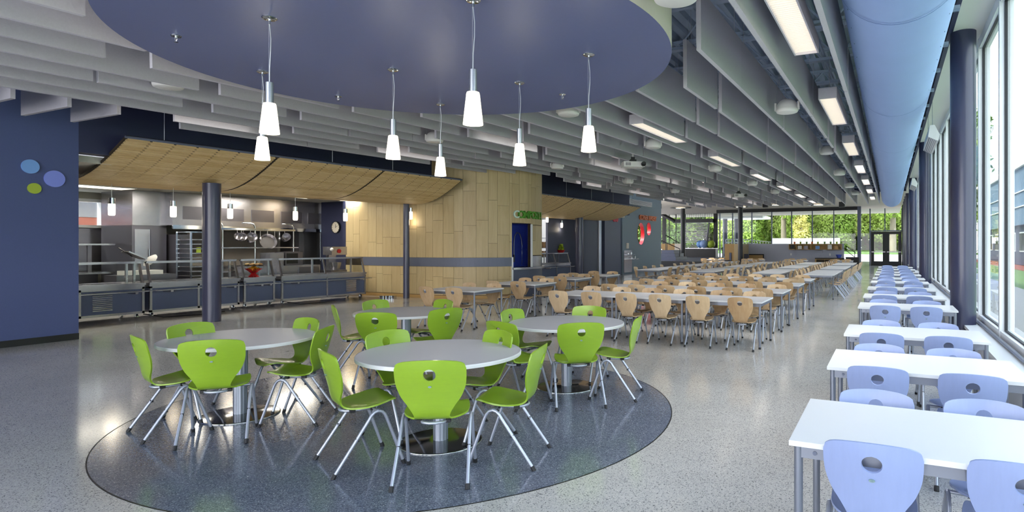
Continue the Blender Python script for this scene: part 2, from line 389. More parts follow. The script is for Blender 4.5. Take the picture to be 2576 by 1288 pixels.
# second serving area walls and bakery wall
g = MB().box((-13.6, 22.6, 0), (-13.5, 26.3, 3.0)); struct(part(g, 'wall_servery', M['grey_panel']), 'dark grey panel wall behind the second column')
g = MB().box((-12.75, 24.3, 0), (-12.6, 26.2, 3.0)); g.box((-12.6, 26.2, 0), (-12.45, 28.3, 3.0)); struct(part(g, 'wall_panel', M['grey_panel']), 'dark grey folding panel beside the bakery wall')
g = MB().box((-17.5, 17.2, 0), (-17.3, 33.5, 3.0)); struct(part(g, 'wall_servery_back', M['cream']), 'pale wall behind the second servery')
def holed_wall(name, X0, X1, ya, yb, za, zt, holes, m):
    # wall slab in the YZ plane with round-edged openings cut as boolean-free grids: fan quads around each ellipse
    mb = MB(); cells = []
    ys = [ya]; 
    for (hy, hz, ry, rz) in holes: ys += [hy - ry - .08, hy + ry + .08]
    ys.append(yb)
    for i in range(len(ys) - 1):
        y0, y1 = ys[i], ys[i + 1]
        if i % 2 == 0: mb.box((X0, y0, za), (X1, y1, zt))
        else:
            hy, hz, ry, rz = holes[i // 2]; z0, z1 = hz - rz - .08, hz + rz + .08
            mb.box((X0, y0, za), (X1, y1, z0)); mb.box((X0, y0, z1), (X1, y1, zt))
            n = 32; out = []; inn = []
            for k in range(n):
                a = 2 * math.pi * k / n; cx_, sz = math.cos(a), math.sin(a); mxx = max(abs(cx_), abs(sz))
                out.append((hy + cx_ / mxx * (y1 - y0) / 2, hz + sz / mxx * (z1 - z0) / 2)); inn.append((hy + ry * cx_, hz + rz * sz))
            for X, flip in ((X0, 0), (X1, 1)):
                vs = [(X, p[0], p[1]) for p in out] + [(X, p[0], p[1]) for p in inn]
                mb.add(vs, [(k, (k + 1) % n, n + (k + 1) % n, n + k) if flip else (n + k, n + (k + 1) % n, (k + 1) % n, k) for k in range(n)])
    return mb
hA = onX(1612, 588, -12.4); hB = onX(1631.5, 576, -12.4)
hol = [(hA.y, hA.z, .50, .60), (hB.y, hB.z, .33, .36)]
bw = holed_wall('wall_bakery', -12.58, -12.4, 28.2, 34.0, 0, 4.6, hol, None)
wbk = struct(part(bw, 'wall_bakery', M['bakery_wall']), 'grey-blue wall with two round red-lined openings')
for (hy, hz, ry, rz) in hol:
    vs = []; n = 32
    for X in (-12.60, -12.385):
        for k in range(n): a = 2 * math.pi * k / n; vs.append((X, hy + ry * math.cos(a), hz + rz * math.sin(a)))
    mb = MB().add(vs, [(k, (k + 1) % n, n + (k + 1) % n, n + k) for k in range(n)])
    part(mb, 'opening_lining', M['red'], wbk, 40, 'red lining')

# soffit and fascia along the glass wall
struct(part(MB().box((.8, -6, 4.48), (1.2, 49, 4.6)), 'ceiling_soffit', M['soffit']), 'cream plaster soffit above the glass wall')
struct(part(MB().box((.74, -6, 4.48), (.8, 49, 5.5)), 'trim_1', M['navy_dark']), 'dark fascia beside the soffit')
struct(part(MB().box((-24, 35.9, 4.40), (.8, 60, 4.5)), 'ceiling', M['cream']), 'flat cream ceiling at the far end of the hall')
struct(part(MB().box((-12, 35.8, 4.40), (.8, 35.9, 5.6)), 'trim_2', M['navy_dark']))

# window wall on the right
ledge = MB().box((.93, -6, .36), (1.2, 48.5, .40)); ledge.box((1.0, -6, 0), (1.2, 48.5, .36)); struct(part(ledge, 'window_ledge', M['ledge']), 'white ledge running under the glass wall')
struct(part(MB().tube([(1.13, -6, .425), (1.13, 48.5, .425)], .022, 8), 'trim_3', M['chair_leg'], None, 40))
wy = [10.15 + 1.83 * k for k in range(-8, 21)]
for i in range(len(wy) - 1):
    y0, y1 = wy[i], min(wy[i + 1], 48.2)
    if y0 >= 48: break
    w = struct(part(MB().box((1.23, y0 + .05, .5), (1.245, y1 - .05, 4.34)), 'window_%d' % (i + 1), M['window_glass']))
    fr = MB().box((1.155, y0 - .035, .41), (1.30, y0 + .035, 4.48))
    fr.box((1.165, y0 + .035, .41), (1.30, y1 - .035, .50)); fr.box((1.165, y0 + .035, 4.34), (1.30, y1 - .035, 4.48))
    part(fr, 'frame', M['white_frame'], w)
    gk = MB().box((1.205, y0 + .035, .50), (1.235, y0 + .05, 4.34)); gk.box((1.205, y1 - .05, .50), (1.235, y1 - .035, 4.34))
    gk.box((1.205, y0 + .05, .50), (1.235, y1 - .05, .515)); gk.box((1.205, y0 + .05, 4.325), (1.235, y1 - .05, 4.34)); part(gk, 'gasket', M['gasket'], w)
# round columns
def column(x, y, r, z1, name, label, m, grp=None):
    o = link(MB().lathe([(r, 0), (r, z1)], 32).mesh(name, m, 40), name, None, (x, y, 0)); return tag(o, label, 'column', grp)
for k, (y, lb) in enumerate(((9.75, 'thick dark round column beside the nearest blue-chair tables'), (19.7, 'dark round column at the glass wall, second from the camera'), (29.9, 'dark round column at the glass wall, third from the camera'))):
    column(.93, y, .16, 4.48, 'round_column', lb, M['column'], 'round columns along the glass wall')
column(-12.09, 7.36, .16, 2.72, 'round_column', 'navy round column carrying the first slatted canopy, in front of the serving counter', M['column'])
column(-12.39, 12.95, .085, 2.78, 'round_column', 'slender navy column carrying the right end of the first slatted canopy', M['column'])
column(-12.1, 22.9, .17, 2.7, 'round_column', 'grey-blue round column under the second slatted canopy', M['column'])
column(-12.25, 25.2, .10, 2.7, 'round_column', 'pale slender column at the right end of the second canopy', M['chair_leg'])
p = onY(1862.5, 617, 43.0); column(p.x, 43.0, .17, 4.4, 'round_column', 'black column beside the wooden box near the far guard wall', M['column_dark'])
p = onY(1718, 617, 44.0); column(p.x, 44.0, .17, 4.4, 'round_column', 'black column in front of the stage and hanging stair', M['column_dark'])

# roof deck and joists
dk = MB(); ysd = [-6, 0, 6, 12, 18, 24, 30, 36]; prof = []; x = -11.9
while x < .9: prof += [(x, 0), (x + .10, 0), (x + .13, .07), (x + .19, .07)]; x += .22
nP = len(prof)
for y in ysd:
    z = zb(y) + 1.5; dk.v += [(px, y, z + pz) for px, pz in prof]
for j in range(len(ysd) - 1):
    for i in range(nP - 1): a = j * nP + i; dk.f.append((a, a + 1, a + nP + 1, a + nP)); dk.m.append(0)
struct(part(dk, 'ceiling_deck', M['deck']), 'blue-grey corrugated steel roof deck')
jm = MB(); X0, X1, HJ = -11.7, .74, .62
for s_ in (-.045, .02):
    jm.box((X0, s_, 0), (X1, s_ + .03, .045)); jm.box((X0, s_, HJ - .045), (X1, s_ + .03, HJ))
jm.box((X0, -.05, 0), (X1, .055, .008)); jm.box((X0, -.05, HJ - .008), (X1, .055, HJ))
xx = X0; up = True
while xx < X1 - .5:
    a = (xx, 0, .03 if up else HJ - .03); b2 = (xx + .5, 0, HJ - .03 if up else .03); jm.tube([a, b2], .014, 5); xx += .5; up = not up
jme = jm.mesh('roof_joist', M['steel_blue'])
for k in range(24):
    y = .6 + 1.5 * k
    o = link(jme, 'roof_joist', None, (0, y, zb(y) + .84)); tag(o, 'blue-grey open web roof joist above the baffles, %s from the camera' % (ORD[k] if k < 22 else 'twenty-%s' % ORD[k - 20]), 'joist', 'open web joists under the roof deck')
for x_ in (-.62, -.9, -3.2, -5.9):
    cm = MB().tube([(x_, -2, zb(-2) + .95), (x_, 12, zb(12) + .95), (x_, 24, zb(24) + .95), (x_, 35, zb(35) + .95)], .022, 6)
    tag(part(cm, 'conduit', M['steel_blue'], None, 40), 'thin blue-grey conduit running under the joists, %s' % {-.62: 'nearest the duct', -.9: 'second from the duct', -3.2: 'third from the duct', -5.9: 'farthest from the duct'}[x_], 'conduit')

# round blue ceiling disc
cl = empty('ceiling_cloud', 'big round blue suspended ceiling disc with cream rim', 'ceiling panel', (INL[0], INL[1], 3.24))
part(MB().lathe([(1e-4, 0), (RI, 0)], 128, cap=False), 'underside', M['disc_blue'], cl)
part(MB().lathe([(RI, 0), (RI, .8), (RI - .05, .8), (RI - .05, .02)], 128, cap=False), 'rim', M['cream'], cl, 40, 'cream rim')
part(MB().lathe([(RI - .05, .02), (1e-4, .02)], 64, cap=False), 'top_board', M['cream'], cl)

# baffles
BM = {}
def baffle(x, y0, y1, label, along='Y'):
    L = round(y1 - y0, 2); key = L
    if key not in BM:
        mb = MB().box((-.0235, 0, 0), (.0235, L, .57)); mb.m = [1, 1, 1, 0, 1, 0]; BM[key] = mb.mesh('acoustic_baffle', [M['baffle'], M['baffle_edge']])
    o = link(BM[key], 'acoustic_baffle', None, (x, y0, zb((y0 + y1) / 2 if along == 'Y' else y0) - slope(y0) * (y1 - y0) / 2))
    o.rotation_euler = (math.atan(slope((y0 + y1) / 2)), 0, 0)
    hk = ('h', L)
    if hk not in BM:
        hb = MB()
        for yy in (.25, L - .25): hb.tube([(0, yy, .565), (0, yy, 1.55)], .003, 4)
        BM[hk] = hb.mesh('hanger', M['cord'])
    link(BM[hk], 'hanger', o)
    tag(o, label, 'baffle', 'grey acoustic baffles hanging in lines under the roof'); return o
def in_view(p):
    f_, r_ = fwd(); D = p.dot(f_)
    if D < .3: return False
    u = CX + F * p.dot(r_) / D; v = CY - F * (p.z - EYE) / D
    return -60 < u < 2640 and -90 < v < 620
fixed = {0: [(1.4, 3.65), (3.65, 7.97), (8.1, 12.5)], 1: [(2.2, 4.6), (4.6, 9.45), (9.5, 11.8)],
         2: [(5.5, 7.2), (7.2, 10.36), (10.45, 13.5), (13.6, 15.9)], 3: [(6.86, 8.28), (8.5, 12.1), (12.2, 15.8)], 4: [(6.75, 9.1), (9.3, 10.4), (10.6, 15.0)],
         5: [(6.9, 10.3), (10.5, 14.9)]}
FIX_ROWS = {0: -.775, 5: -3.625, 10: -6.475, 15: -9.325}
rb = random.Random(11); nb = 0
for k in range(18):
    X = -.49 - .57 * k; segs = list(fixed.get(k, []))
    y = segs[-1][1] + rb.choice((.06, .1, .3)) if segs else -2.0 + rb.uniform(0, 1.5)
    if k >= 16: y = 5.3 + .4 * (k - 16)
    while y < 35.2:
        L = rb.choice((1.14, 2.28, 2.28, 2.28, 3.42)); e = min(y + L, 35.8)
        segs.append((y, e)); y = e + rb.choice((.02, .05, .25, .4, .5))
    idx = 0
    for (a, b2) in segs:
        # keep clear of the ceiling disc and the wood drum
        dx = X - INL[0]; rr = RI + .12
        if abs(dx) < rr:
            hh = math.sqrt(rr * rr - dx * dx); lo, hi = INL[1] - hh, INL[1] + hh
            if a < hi and b2 > lo:
                if b2 > hi and b2 - hi > .5: a = hi
                elif a < lo and lo - a > .5: b2 = lo
                else: continue
        dx = X - DC.x; rr = DR + .05
        if abs(dx) < rr:
            hh = math.sqrt(rr * rr - dx * dx); lo = DC.y - hh
            if a < DC.y + hh + .3 and b2 > lo:
                if a < lo - .5: b2 = lo
                else: continue
        if X < -9.9 and 13.0 < a < 17.5: continue
        if not any(in_view(Vector((X, yy, zz))) for yy in (a, (a + b2) / 2, b2) for zz in (zb(a), zb(a) + .5)): continue
        # an occluded baffle far at the back is left out only where nothing shows of it
        idx += 1; nb += 1
        if nb > 296: break
        baffle(X, a, b2, 'grey acoustic baffle, %s panel from the camera in the %s line left of the duct' % (ORD[idx - 1], ORD[k]))
for j, y in enumerate((2.96, 3.52, 4.08, 4.64)):
    o = link(MB().box((-10.95, -.0235, 0), (-9.7, .0235, .57)).mesh('acoustic_baffle', M['baffle']), 'acoustic_baffle', None, (0, y, zb(y)))
    tag(o, 'short crosswise acoustic baffle beside the navy wall, %s from the camera' % ORD[j], 'baffle', 'short crosswise baffles beside the navy wall')

# linear light fixtures between the baffle lines (each with its own lamp)
hous = MB(); hous.box((-.12, 0, 0), (-.105, 2.28, .14)); hous.box((.105, 0, 0), (.12, 2.28, .14)); hous.box((-.105, 0, 0), (.105, .015, .14)); hous.box((-.105, 2.265, 0), (.105, 2.28, .14)); hous.box((-.12, 0, .14), (.12, 2.28, .15))
housm = hous.mesh('housing', M['baffle_edge'])
lv = MB()
for i in range(46): y = .03 + i * .0485; lv.box((-.105, y, .012), (.105, y + .004, .04))
lvm = lv.mesh('louvre', M['white_plastic']); glm = MB().box((-.105, .015, .045), (.105, 2.265, .05)).mesh('diffuser', M['lamp_glow'])
hw = MB()
for y in (.35, 1.93): hw.tube([(0, y, .15), (0, y, 1.5)], .003, 4)
hwm = hw.mesh('hanger', M['cord'])
for k, X in FIX_ROWS.items():
    rn = {0: 'row beside the blue duct', 5: 'second row left of the duct', 10: 'third row left of the duct', 15: 'fourth row left of the duct'}[k]; q = 0
    for j in range(7):
        y = 4.22 + 4.57 * j
        if k == 10 and 2 < y < 6.5: continue
        if k == 15 and y > 12 and y < 17: continue
        if k == 5 and j == 0: continue
        q += 1
        t = empty('linear_light', 'long louvred ceiling light, %s from the camera in the %s' % (ORD[q - 1], rn), 'ceiling light', (X, y, zb(y) + {0: .10, 5: .0, 10: .28, 15: .28}[k]), 0, 'linear louvred lights between the baffles')
        t.rotation_euler = (math.atan(slope(y)), 0, 0)
        link(housm, 'housing', t); d = link(glm, 'diffuser', t); link(hwm, 'hanger', t)
        if j < 3: link(lvm, 'louvre', t)
        L = bpy.data.lights.new('lamp', 'AREA'); L.shape = 'RECTANGLE'; L.size = .2; L.size_y = 2.2; L.energy = LAMP_W * (1 if k < 10 else .45); L.color = (1, .96, .9); L.spread = R(105)
        lo = bpy.data.objects.new('lamp', L); col.objects.link(lo); lo.parent = t; lo.location = (0, 1.14, .01)
# duct
dd = empty('air_duct', 'huge pale blue fabric air duct along the glass wall', 'duct', (0, 0, 0))
def duct_c(y): return Vector((.07 + .0007 * y, y, 3.62 + .022 * y - .0004 * y * y))
pts = [duct_c(y) for y in [-4, 0] + [2 * k for k in range(1, 17)] + [33.6]]
mb = MB(); DRr = .46; n = 40
rings = []
for p in pts + [duct_c(34.0)]:
    r = DRr if p.y < 33.8 else .3
    sag = .02 * math.sin(p.y * 1.9)
    rings.append([(p.x + r * math.cos(2 * math.pi * i / n), p.y, p.z + r * math.sin(2 * math.pi * i / n) * (1.0 + sag)) for i in range(n)])
vs = [q for r_ in rings for q in r_]; fs = [(j * n + i, j * n + (i + 1) % n, (j + 1) * n + (i + 1) % n, (j + 1) * n + i) for j in range(len(rings) - 1) for i in range(n)]
fs.append(tuple((len(rings) - 1) * n + i for i in range(n))); mb.add(vs, fs)
part(mb, 'fabric_sleeve', M['duct'], dd, 50)
for y in (5.3, 9.4, 13.5, 17.6, 21.7, 25.8, 29.9):
    p = duct_c(y); sm = MB(); k_ = 48; sm.add([(p.x + rr * math.cos(2 * math.pi * i / k_), p.y + yy, p.z + rr * math.sin(2 * math.pi * i / k_)) for yy in (-.006, .006) for rr in (DRr + .012,) for i in range(k_)], [(i, (i + 1) % k_, k_ + (i + 1) % k_, k_ + i) for i in range(k_)])
    part(sm, 'seam', M['duct_seam'], dd)
sl_ = MB()
for j in range(60):
    y = 2.4 + j * .5; p = duct_c(y)
    for ang in (-33, 213):
        a = R(ang); c_ = Vector((p.x + (DRr + .004) * math.cos(a), y, p.z + (DRr + .004) * math.sin(a)))
        sl_.add([c_ + Vector((0, -.03, -.012)), c_ + Vector((0, .03, .0)), c_ + Vector((0, .03, .008)), c_ + Vector((0, -.03, -.004))], [(0, 1, 2, 3)])
part(sl_, 'slot', M['slot'], dd)['kind'] = 'stuff'
# ================================================================= CHAIRS AND TABLES
def logo_mesh(ch, size, m):
    cu = bpy.data.curves.new('lettering', 'FONT'); cu.body = ch; cu.size = size; cu.align_x = 'CENTER'; cu.resolution_u = 2
    o = bpy.data.objects.new('lettering', cu); col.objects.link(o); bpy.context.view_layer.update()
    me = bpy.data.meshes.new_from_object(o); bpy.data.objects.remove(o); bpy.data.curves.remove(cu); me.materials.clear(); me.materials.append(m); return me
PROF0 = [(-.250, .786), (-.243, .745), (-.230, .69), (-.212, .63), (-.192, .56), (-.176, .50), (-.160, .455), (-.140, .423), (-.105, .403), (-.06, .396), (0, .397), (.06, .404), (.12, .417), (.17, .428), (.205, .426), (.228, .412)]
HW0 = [.217, .2185, .218, .211, .184, .142, .116, .108, .118, .168, .200, .206, .202, .189, .164, .12]
def catmull(a, sub_):
    out = []
    for i in range(len(a) - 1):
        p0, p1, p2, p3 = a[max(i - 1, 0)], a[i], a[i + 1], a[min(i + 2, len(a) - 1)]
        for k in range(sub_):
            t = k / sub_; out.append(tuple(.5 * ((2 * p1[j]) + (-p0[j] + p2[j]) * t + (2 * p0[j] - 5 * p1[j] + 4 * p2[j] - p3[j]) * t * t + (-p0[j] + 3 * p1[j] - 3 * p2[j] + p3[j]) * t ** 3) for j in range(3)))
    out.append(tuple(a[-1])); return out
SMO = catmull([(p[0], p[1], h) for p, h in zip(PROF0, HW0)], 3)
PROF = [(a, b) for a, b, c in SMO]; HW = [c for a, b, c in SMO]
cum = [0]
for a, b in zip(PROF[:-1], PROF[1:]): cum.append(cum[-1] + math.dist(a, b))
def interp(s, arr):
    for i in range(len(cum) - 1):
        if s <= cum[i + 1] or i == len(cum) - 2:
            t = (s - cum[i]) / (cum[i + 1] - cum[i]); return i, t
def P3(x, s, sx):
    i, t = interp(max(0, s), cum); y = PROF[i][0] * (1 - t) + PROF[i + 1][0] * t; z = PROF[i][1] * (1 - t) + PROF[i + 1][1] * t
    if s < 0: z -= s
    q = (x / .2) ** 2; f = max(0, min(1, (cum[21] - s) / .1))
    return (x * sx, y + .034 * q * f, z + (.016 * q * min(1, (s - cum[23]) / .05) if cum[23] <= s else 0))
def hw(s): i, t = interp(max(0, s), cum); return HW[i] * (1 - t) + HW[i + 1] * t
def shell_mesh(name, sx, m, det=2):
    S1 = cum[9] + .02; sc = .083; r = .040; NT, NS = ((6, 3), (8, 4), (14, 7))[det]
    bm = bmesh.new()
    def top_s(t): return .006 * t * t + .020 * abs(t) ** 12 - .014 * (1 - t * t)
    tt = [math.sin((2 * k / NT - 1) * math.pi / 2 * .96) / math.sin(math.pi / 2 * .96) for k in range(NT + 1)]   # denser towards the corners
    pts = [(tt[k] * (hw(0) - (.006 if abs(tt[k]) == 1 else 0)), top_s(tt[k])) for k in range(NT)]
    pts += [(hw(s) - (.006 if j == 0 else 0), s) for j, s in enumerate([top_s(1) + (S1 - top_s(1)) * k / NS for k in range(NS)])]
    pts += [(hw(S1) * tt[NT - k], S1) for k in range(NT)]
    pts += [(-hw(s), s) for s in [S1 - (S1 - top_s(1)) * k / NS for k in range(NS)]]
    n = len(pts); V0 = [bm.verts.new(P3(x, s, sx)) for x, s in pts]
    inner = []; mid = []
    for k, (x, s) in enumerate(pts):
        a = math.atan2(s - sc, x); inner.append((r * math.cos(a) / sx * .95, sc + r * math.sin(a)))
    for (x, s), (xi, si) in zip(pts, inner): mid.append(((x + xi) / 2, (s + si) / 2))
    V1 = [bm.verts.new(P3(x, s, sx)) for x, s in mid]; V2 = [bm.verts.new(P3(x, s, sx)) for x, s in inner]
    for A_, B_ in ((V0, V1), (V1, V2)):
        for k in range(n): bm.faces.new((A_[k], A_[(k + 1) % n], B_[(k + 1) % n], B_[k]))
    row = [V0[(2 * NT + NS - k)] for k in range(NT + 1)]                   # bottom row of the patch, left to right
    ss = [c for c in cum if c > S1 + .012]
    if det < 2: ss = ss[::(5, 2)[det]]; ss = ss if ss[-1] == cum[-1] else ss + [cum[-1]]
    ss = [c for c in ss if c < cum[-1] - .03] + [cum[-1]]
    for j, s in enumerate(ss):
        last = j == len(ss) - 1
        new = [bm.verts.new(P3(tt[k] * hw(s), s - (.02 * abs(tt[k]) ** 4 if last else 0), sx)) for k in range(NT + 1)]
        for k in range(NT): bm.faces.new((row[k], row[k + 1], new[k + 1], new[k]))
        row = new
    bmesh.ops.recalc_face_normals(bm, faces=bm.faces)
    bmesh.ops.solidify(bm, geom=bm.faces[:], thickness=.011)
    me = bpy.data.meshes.new(name); bm.to_mesh(me); bm.free(); me.materials.append(m)
    me.polygons.foreach_set('use_smooth', [True] * len(me.polygons)); me.set_sharp_from_angle(angle=R(40)); return me
def leg_paths(sx):
    d = {}
    for sg in (-1, 1):
        x = sg * .216 * sx
        d[sg, 'f'] = [(sg * .224 * sx, .232, .012), (x, .118, .335), (x, .106, .362), (x, .088, .382), (x, .062, .39)]
        d[sg, 'r'] = [(x, .062, .39), (x, .036, .382), (x, .016, .362), (x, .0, .335), (sg * .228 * sx, -.225, .012)]
    return d
def foot(mb, p, q, r=.0145):
    p, q = Vector(p), Vector(q); t = (q - p).normalized(); c = p + Vector((0, 0, -.012)) + t * .004
    mb.tube([(p.x - t.x * .01, p.y - t.y * .01, 0), p + t * .022], r, 8)
def make_chair(name, label, cat, sx, m, group, detail=2, sz=1.0):
    t = empty(name, label, cat, (0, 0, 0), 0, group); t.scale = (1, 1, sz)
    sh = link(shell_mesh('shell', sx, m, detail), 'shell', t)
    d = leg_paths(sx); RL = .0115
    if detail:
        for k, pth in d.items():
            l = part(MB().tube(pth, RL, 8), 'leg', M['chair_leg'], t, 50)
            ft = MB(); foot(ft, pth[0] if k[1] == 'f' else pth[-1], pth[1] if k[1] == 'f' else pth[-2]); part(ft, 'foot_cap', M['rubber'], l)
        ub = MB().tube([(-.216 * sx, .062, .39), (0, .062, .383), (.216 * sx, .062, .39)], .010, 8)
        ub.tube([(-.085 * sx, .06, .384), (-.085 * sx, -.06, .384), (-.06 * sx, -.105, .383), (-.02 * sx, -.125, .383), (.02 * sx, -.125, .383), (.06 * sx, -.105, .383), (.085 * sx, -.06, .384), (.085 * sx, .06, .384)], .010, 8)
        part(ub, 'under_frame', M['chair_leg'], t, 50)
        cb = MB()
        for sg in (-1, 1): cb.cbox((sg * .09 * sx, -.07, .384), (.03, .035, .022)); cb.cbox((sg * .219 * sx, -.075, .222), (.018, .022, .022)); cb.cbox((sg * .1 * sx, .062, .384), (.03, .03, .02))
        part(cb, 'clip', M['rubber'], t)
        if detail > 1:
            bd = MB().add([(math.cos(a) * .011, -.2135 - .008, .632 + math.sin(a) * .006) for a in [2 * math.pi * i / 12 for i in range(12)]] + [(math.cos(a) * .011, -.206, .632 + math.sin(a) * .006) for a in [2 * math.pi * i / 12 for i in range(12)]],
                          [tuple(range(12)), tuple(range(23, 11, -1))] + [(i, (i + 1) % 12, 12 + (i + 1) % 12, 12 + i) for i in range(12)])
            bo = part(bd, 'badge', M['badge'], t)
            if 'vs' not in MATS: MATS['vs'] = logo_mesh('VS', .011, M['counter_panel'])
            lo_ = link(MATS['vs'], 'lettering', bo, (0, -.2218, .6285)); lo_.rotation_euler = (R(90), 0, 0)
    else:
        fr = MB()
        for k, pth in d.items(): fr.tube(pth, RL, 5, cap=False)
        part(fr, 'frame', M['chair_leg'], t)
    index_kids(t); return t
def rz_of(dx, dy): return math.atan2(-dx, dy)

green0 = make_chair('cafe_chair', '', 'chair', 1.0, M['green'], 'lime green chairs around the round tables')
GT = {'nearest': (-3.10, 3.60), 'left': (-5.18, 3.40), 'right': (-3.09, 5.56), 'back': (-5.36, 5.60)}
GN = {'nearest': 'nearest round table', 'left': 'left-hand round table', 'right': 'right-hand round table', 'back': 'rearmost round table'}
greens = [('nearest', -2.655, 3.04, -.52, .86, 'back to the camera at the'), ('nearest', -3.32, 3.02, .44, .9, 'on the left front side of the'), ('nearest', -2.42, 3.545, -.95, -.30, 'on the right front side of the'),
          ('nearest', -3.52, 3.66, 1, -.1, 'facing the camera on the left far side of the'), ('nearest', -2.98, 3.88, -.39, -.92, 'facing the camera on the right far side of the'),
          ('left', -4.72, 2.925, -.72, .69, 'back to the camera at the'), ('left', -5.24, 2.86, .27, .96, 'on the left end of the'), ('left', -5.49, 3.30, 1, .1, 'behind the left part of the'),
          ('left', -5.10, 3.78, -.16, -.98, 'behind the right part of the'), ('left', -4.59, 3.54, -.87, -.5, 'nearest the middle, on the right side of the'),
          ('right', -2.67, 5.01, -.6, .76, 'back to the camera at the'), ('right', -2.46, 5.46, -.97, -.24, 'on the right side of the'), ('right', -3.13, 5.97, 0, -1, 'facing the camera behind the'),
          ('right', -3.20, 4.80, .25, .97, 'in the shade on the left front side of the'), ('right', -3.54, 5.51, 1, 0, 'facing the camera at the left end of the'),
          ('back', -4.97, 4.84, -.45, .89, 'back to the camera at the'), ('back', -5.73, 5.14, .61, .79, 'turned sideways at the left end of the'), ('back', -5.75, 5.68, 1, 0, 'behind the left part of the'),
          ('back', -4.68, 5.36, -.95, .3, 'at the right end of the'), ('back', -5.26, 5.90, -.3, -.95, 'behind the right part of the')]
for i, (tn, x, y, dx, dy, ph) in enumerate(greens):
    lb = 'lime green chair %s %s' % (ph, GN[tn])
    if i == 0: green0.location = (x, y, 0); green0.rotation_euler.z = rz_of(dx, dy); green0['label'] = lb
    else: copy_tree(green0, (x, y, 0), rz_of(dx, dy), lb)

def round_table(x, y, label, first=None):
    if first is not None: return copy_tree(first, (x, y, 0), 0, label)
    t = empty('round_table', label, 'table', (x, y, 0), 0, 'white round tables on the dark inlay')
    part(MB().lathe([(.575, .656), (.603, .662), (.608, .683), (.604, .687), (1e-4, .687)], 96), 'tabletop', M['tabletop'], t, 35)
    part(MB().lathe([(.6095, .660), (.6105, .681), (.6085, .6855), (.606, .687)], 96, cap=False), 'edge_band', M['table_edge'], t, 60)
    n = 48; col_ = MB(); pr = []
    for k in range(n): a = 2 * math.pi * k / n; rr = .054 + .0025 * math.cos(a * 12); pr.append((rr * math.cos(a), rr * math.sin(a)))
    col_.prism(pr, .012, .30); col_.prism([(p * 1.06, q * 1.06) for p, q in pr], .30, .645)
    part(col_, 'pedestal', M['pedestal'], t, 50)
    part(MB().lathe([(.306, .001), (.312, .006), (.308, .012), (.16, .017), (.06, .020), (1e-4, .020)], 72), 'base', M['base_plate'], t, 30)
    part(MB().lathe([(.3125, .0), (.315, .005), (.3125, .0105), (.307, .0125)], 72, cap=False), 'base_rim', M['chrome'], t, 60)
    br = MB().cbox((0, 0, .650), (.5, .05, .012)); br.cbox((0, 0, .6495), (.05, .5, .012)); part(br, 'bracket', M['black'], t)
    index_kids(t); return t
rt0 = None
for k, (x, y) in GT.items():
    r_ = round_table(x, y, 'white round pedestal table, %s' % {'nearest': 'the nearest of the four, in front', 'left': 'on the left beside the edge of the inlay', 'right': 'on the right, in front of the wooden chairs', 'back': 'the rearmost, towards the kitchen'}[k], rt0); rt0 = rt0 or r_

def make_table(name, label, Lx, Ly, top, detail, group, legr=.018, th=.022):
    t = empty(name, label, 'table', (0, 0, 0), 0, group); H_ = .684
    part(MB().box((0, 0, H_ - th), (Lx, Ly, H_)), 'tabletop', top, t)
    eb = MB(); e = .0015
    eb.box((-e, -e, H_ - th + .001), (Lx + e, 0, H_ - .001)); eb.box((-e, Ly, H_ - th + .001), (Lx + e, Ly + e, H_ - .001)); eb.box((-e, 0, H_ - th + .001), (0, Ly, H_ - .001)); eb.box((Lx, 0, H_ - th + .001), (Lx + e, Ly, H_ - .001))
    part(eb, 'edge_band', M['table_edge'], t)
    ap = MB(); i_ = .02; z0, z1 = H_ - th - .05, H_ - th
    ap.box((i_, i_, z0), (Lx - i_, i_ + .025, z1)); ap.box((i_, Ly - i_ - .025, z0), (Lx - i_, Ly - i_, z1)); ap.box((i_, i_, z0), (i_ + .025, Ly - i_, z1)); ap.box((Lx - i_ - .025, i_, z0), (Lx - i_, Ly - i_, z1))
    part(ap, 'frame', M['table_leg'], t)
    c = .033
    for (x, y) in ((c, c), (Lx - c, c), (c, Ly - c), (Lx - c, Ly - c)):
        l = part(MB().cyl((x, y), legr, .03, H_ - th, 16 if detail else 6), 'leg', M['table_leg'], t, 50)
        if detail: part(MB().cyl((x, y), legr + .002, 0, .03, 12), 'foot_cap', M['rubber'], l)
    if detail > 1:
        sc_ = MB()
        for y in (i_ - .003,): sc_.add([(.10 + .009 * math.cos(a), y, z0 + .025 + .009 * math.sin(a)) for a in [2 * math.pi * k / 14 for k in range(14)]] + [(.10 + .009 * math.cos(a), y + .004, z0 + .025 + .009 * math.sin(a)) for a in [2 * math.pi * k / 14 for k in range(14)]], [tuple(range(14))] + [(i, (i + 1) % 14, 14 + (i + 1) % 14, 14 + i) for i in range(14)])
        part(sc_, 'bolt', M['band_grey'], t)
    index_kids(t); return t
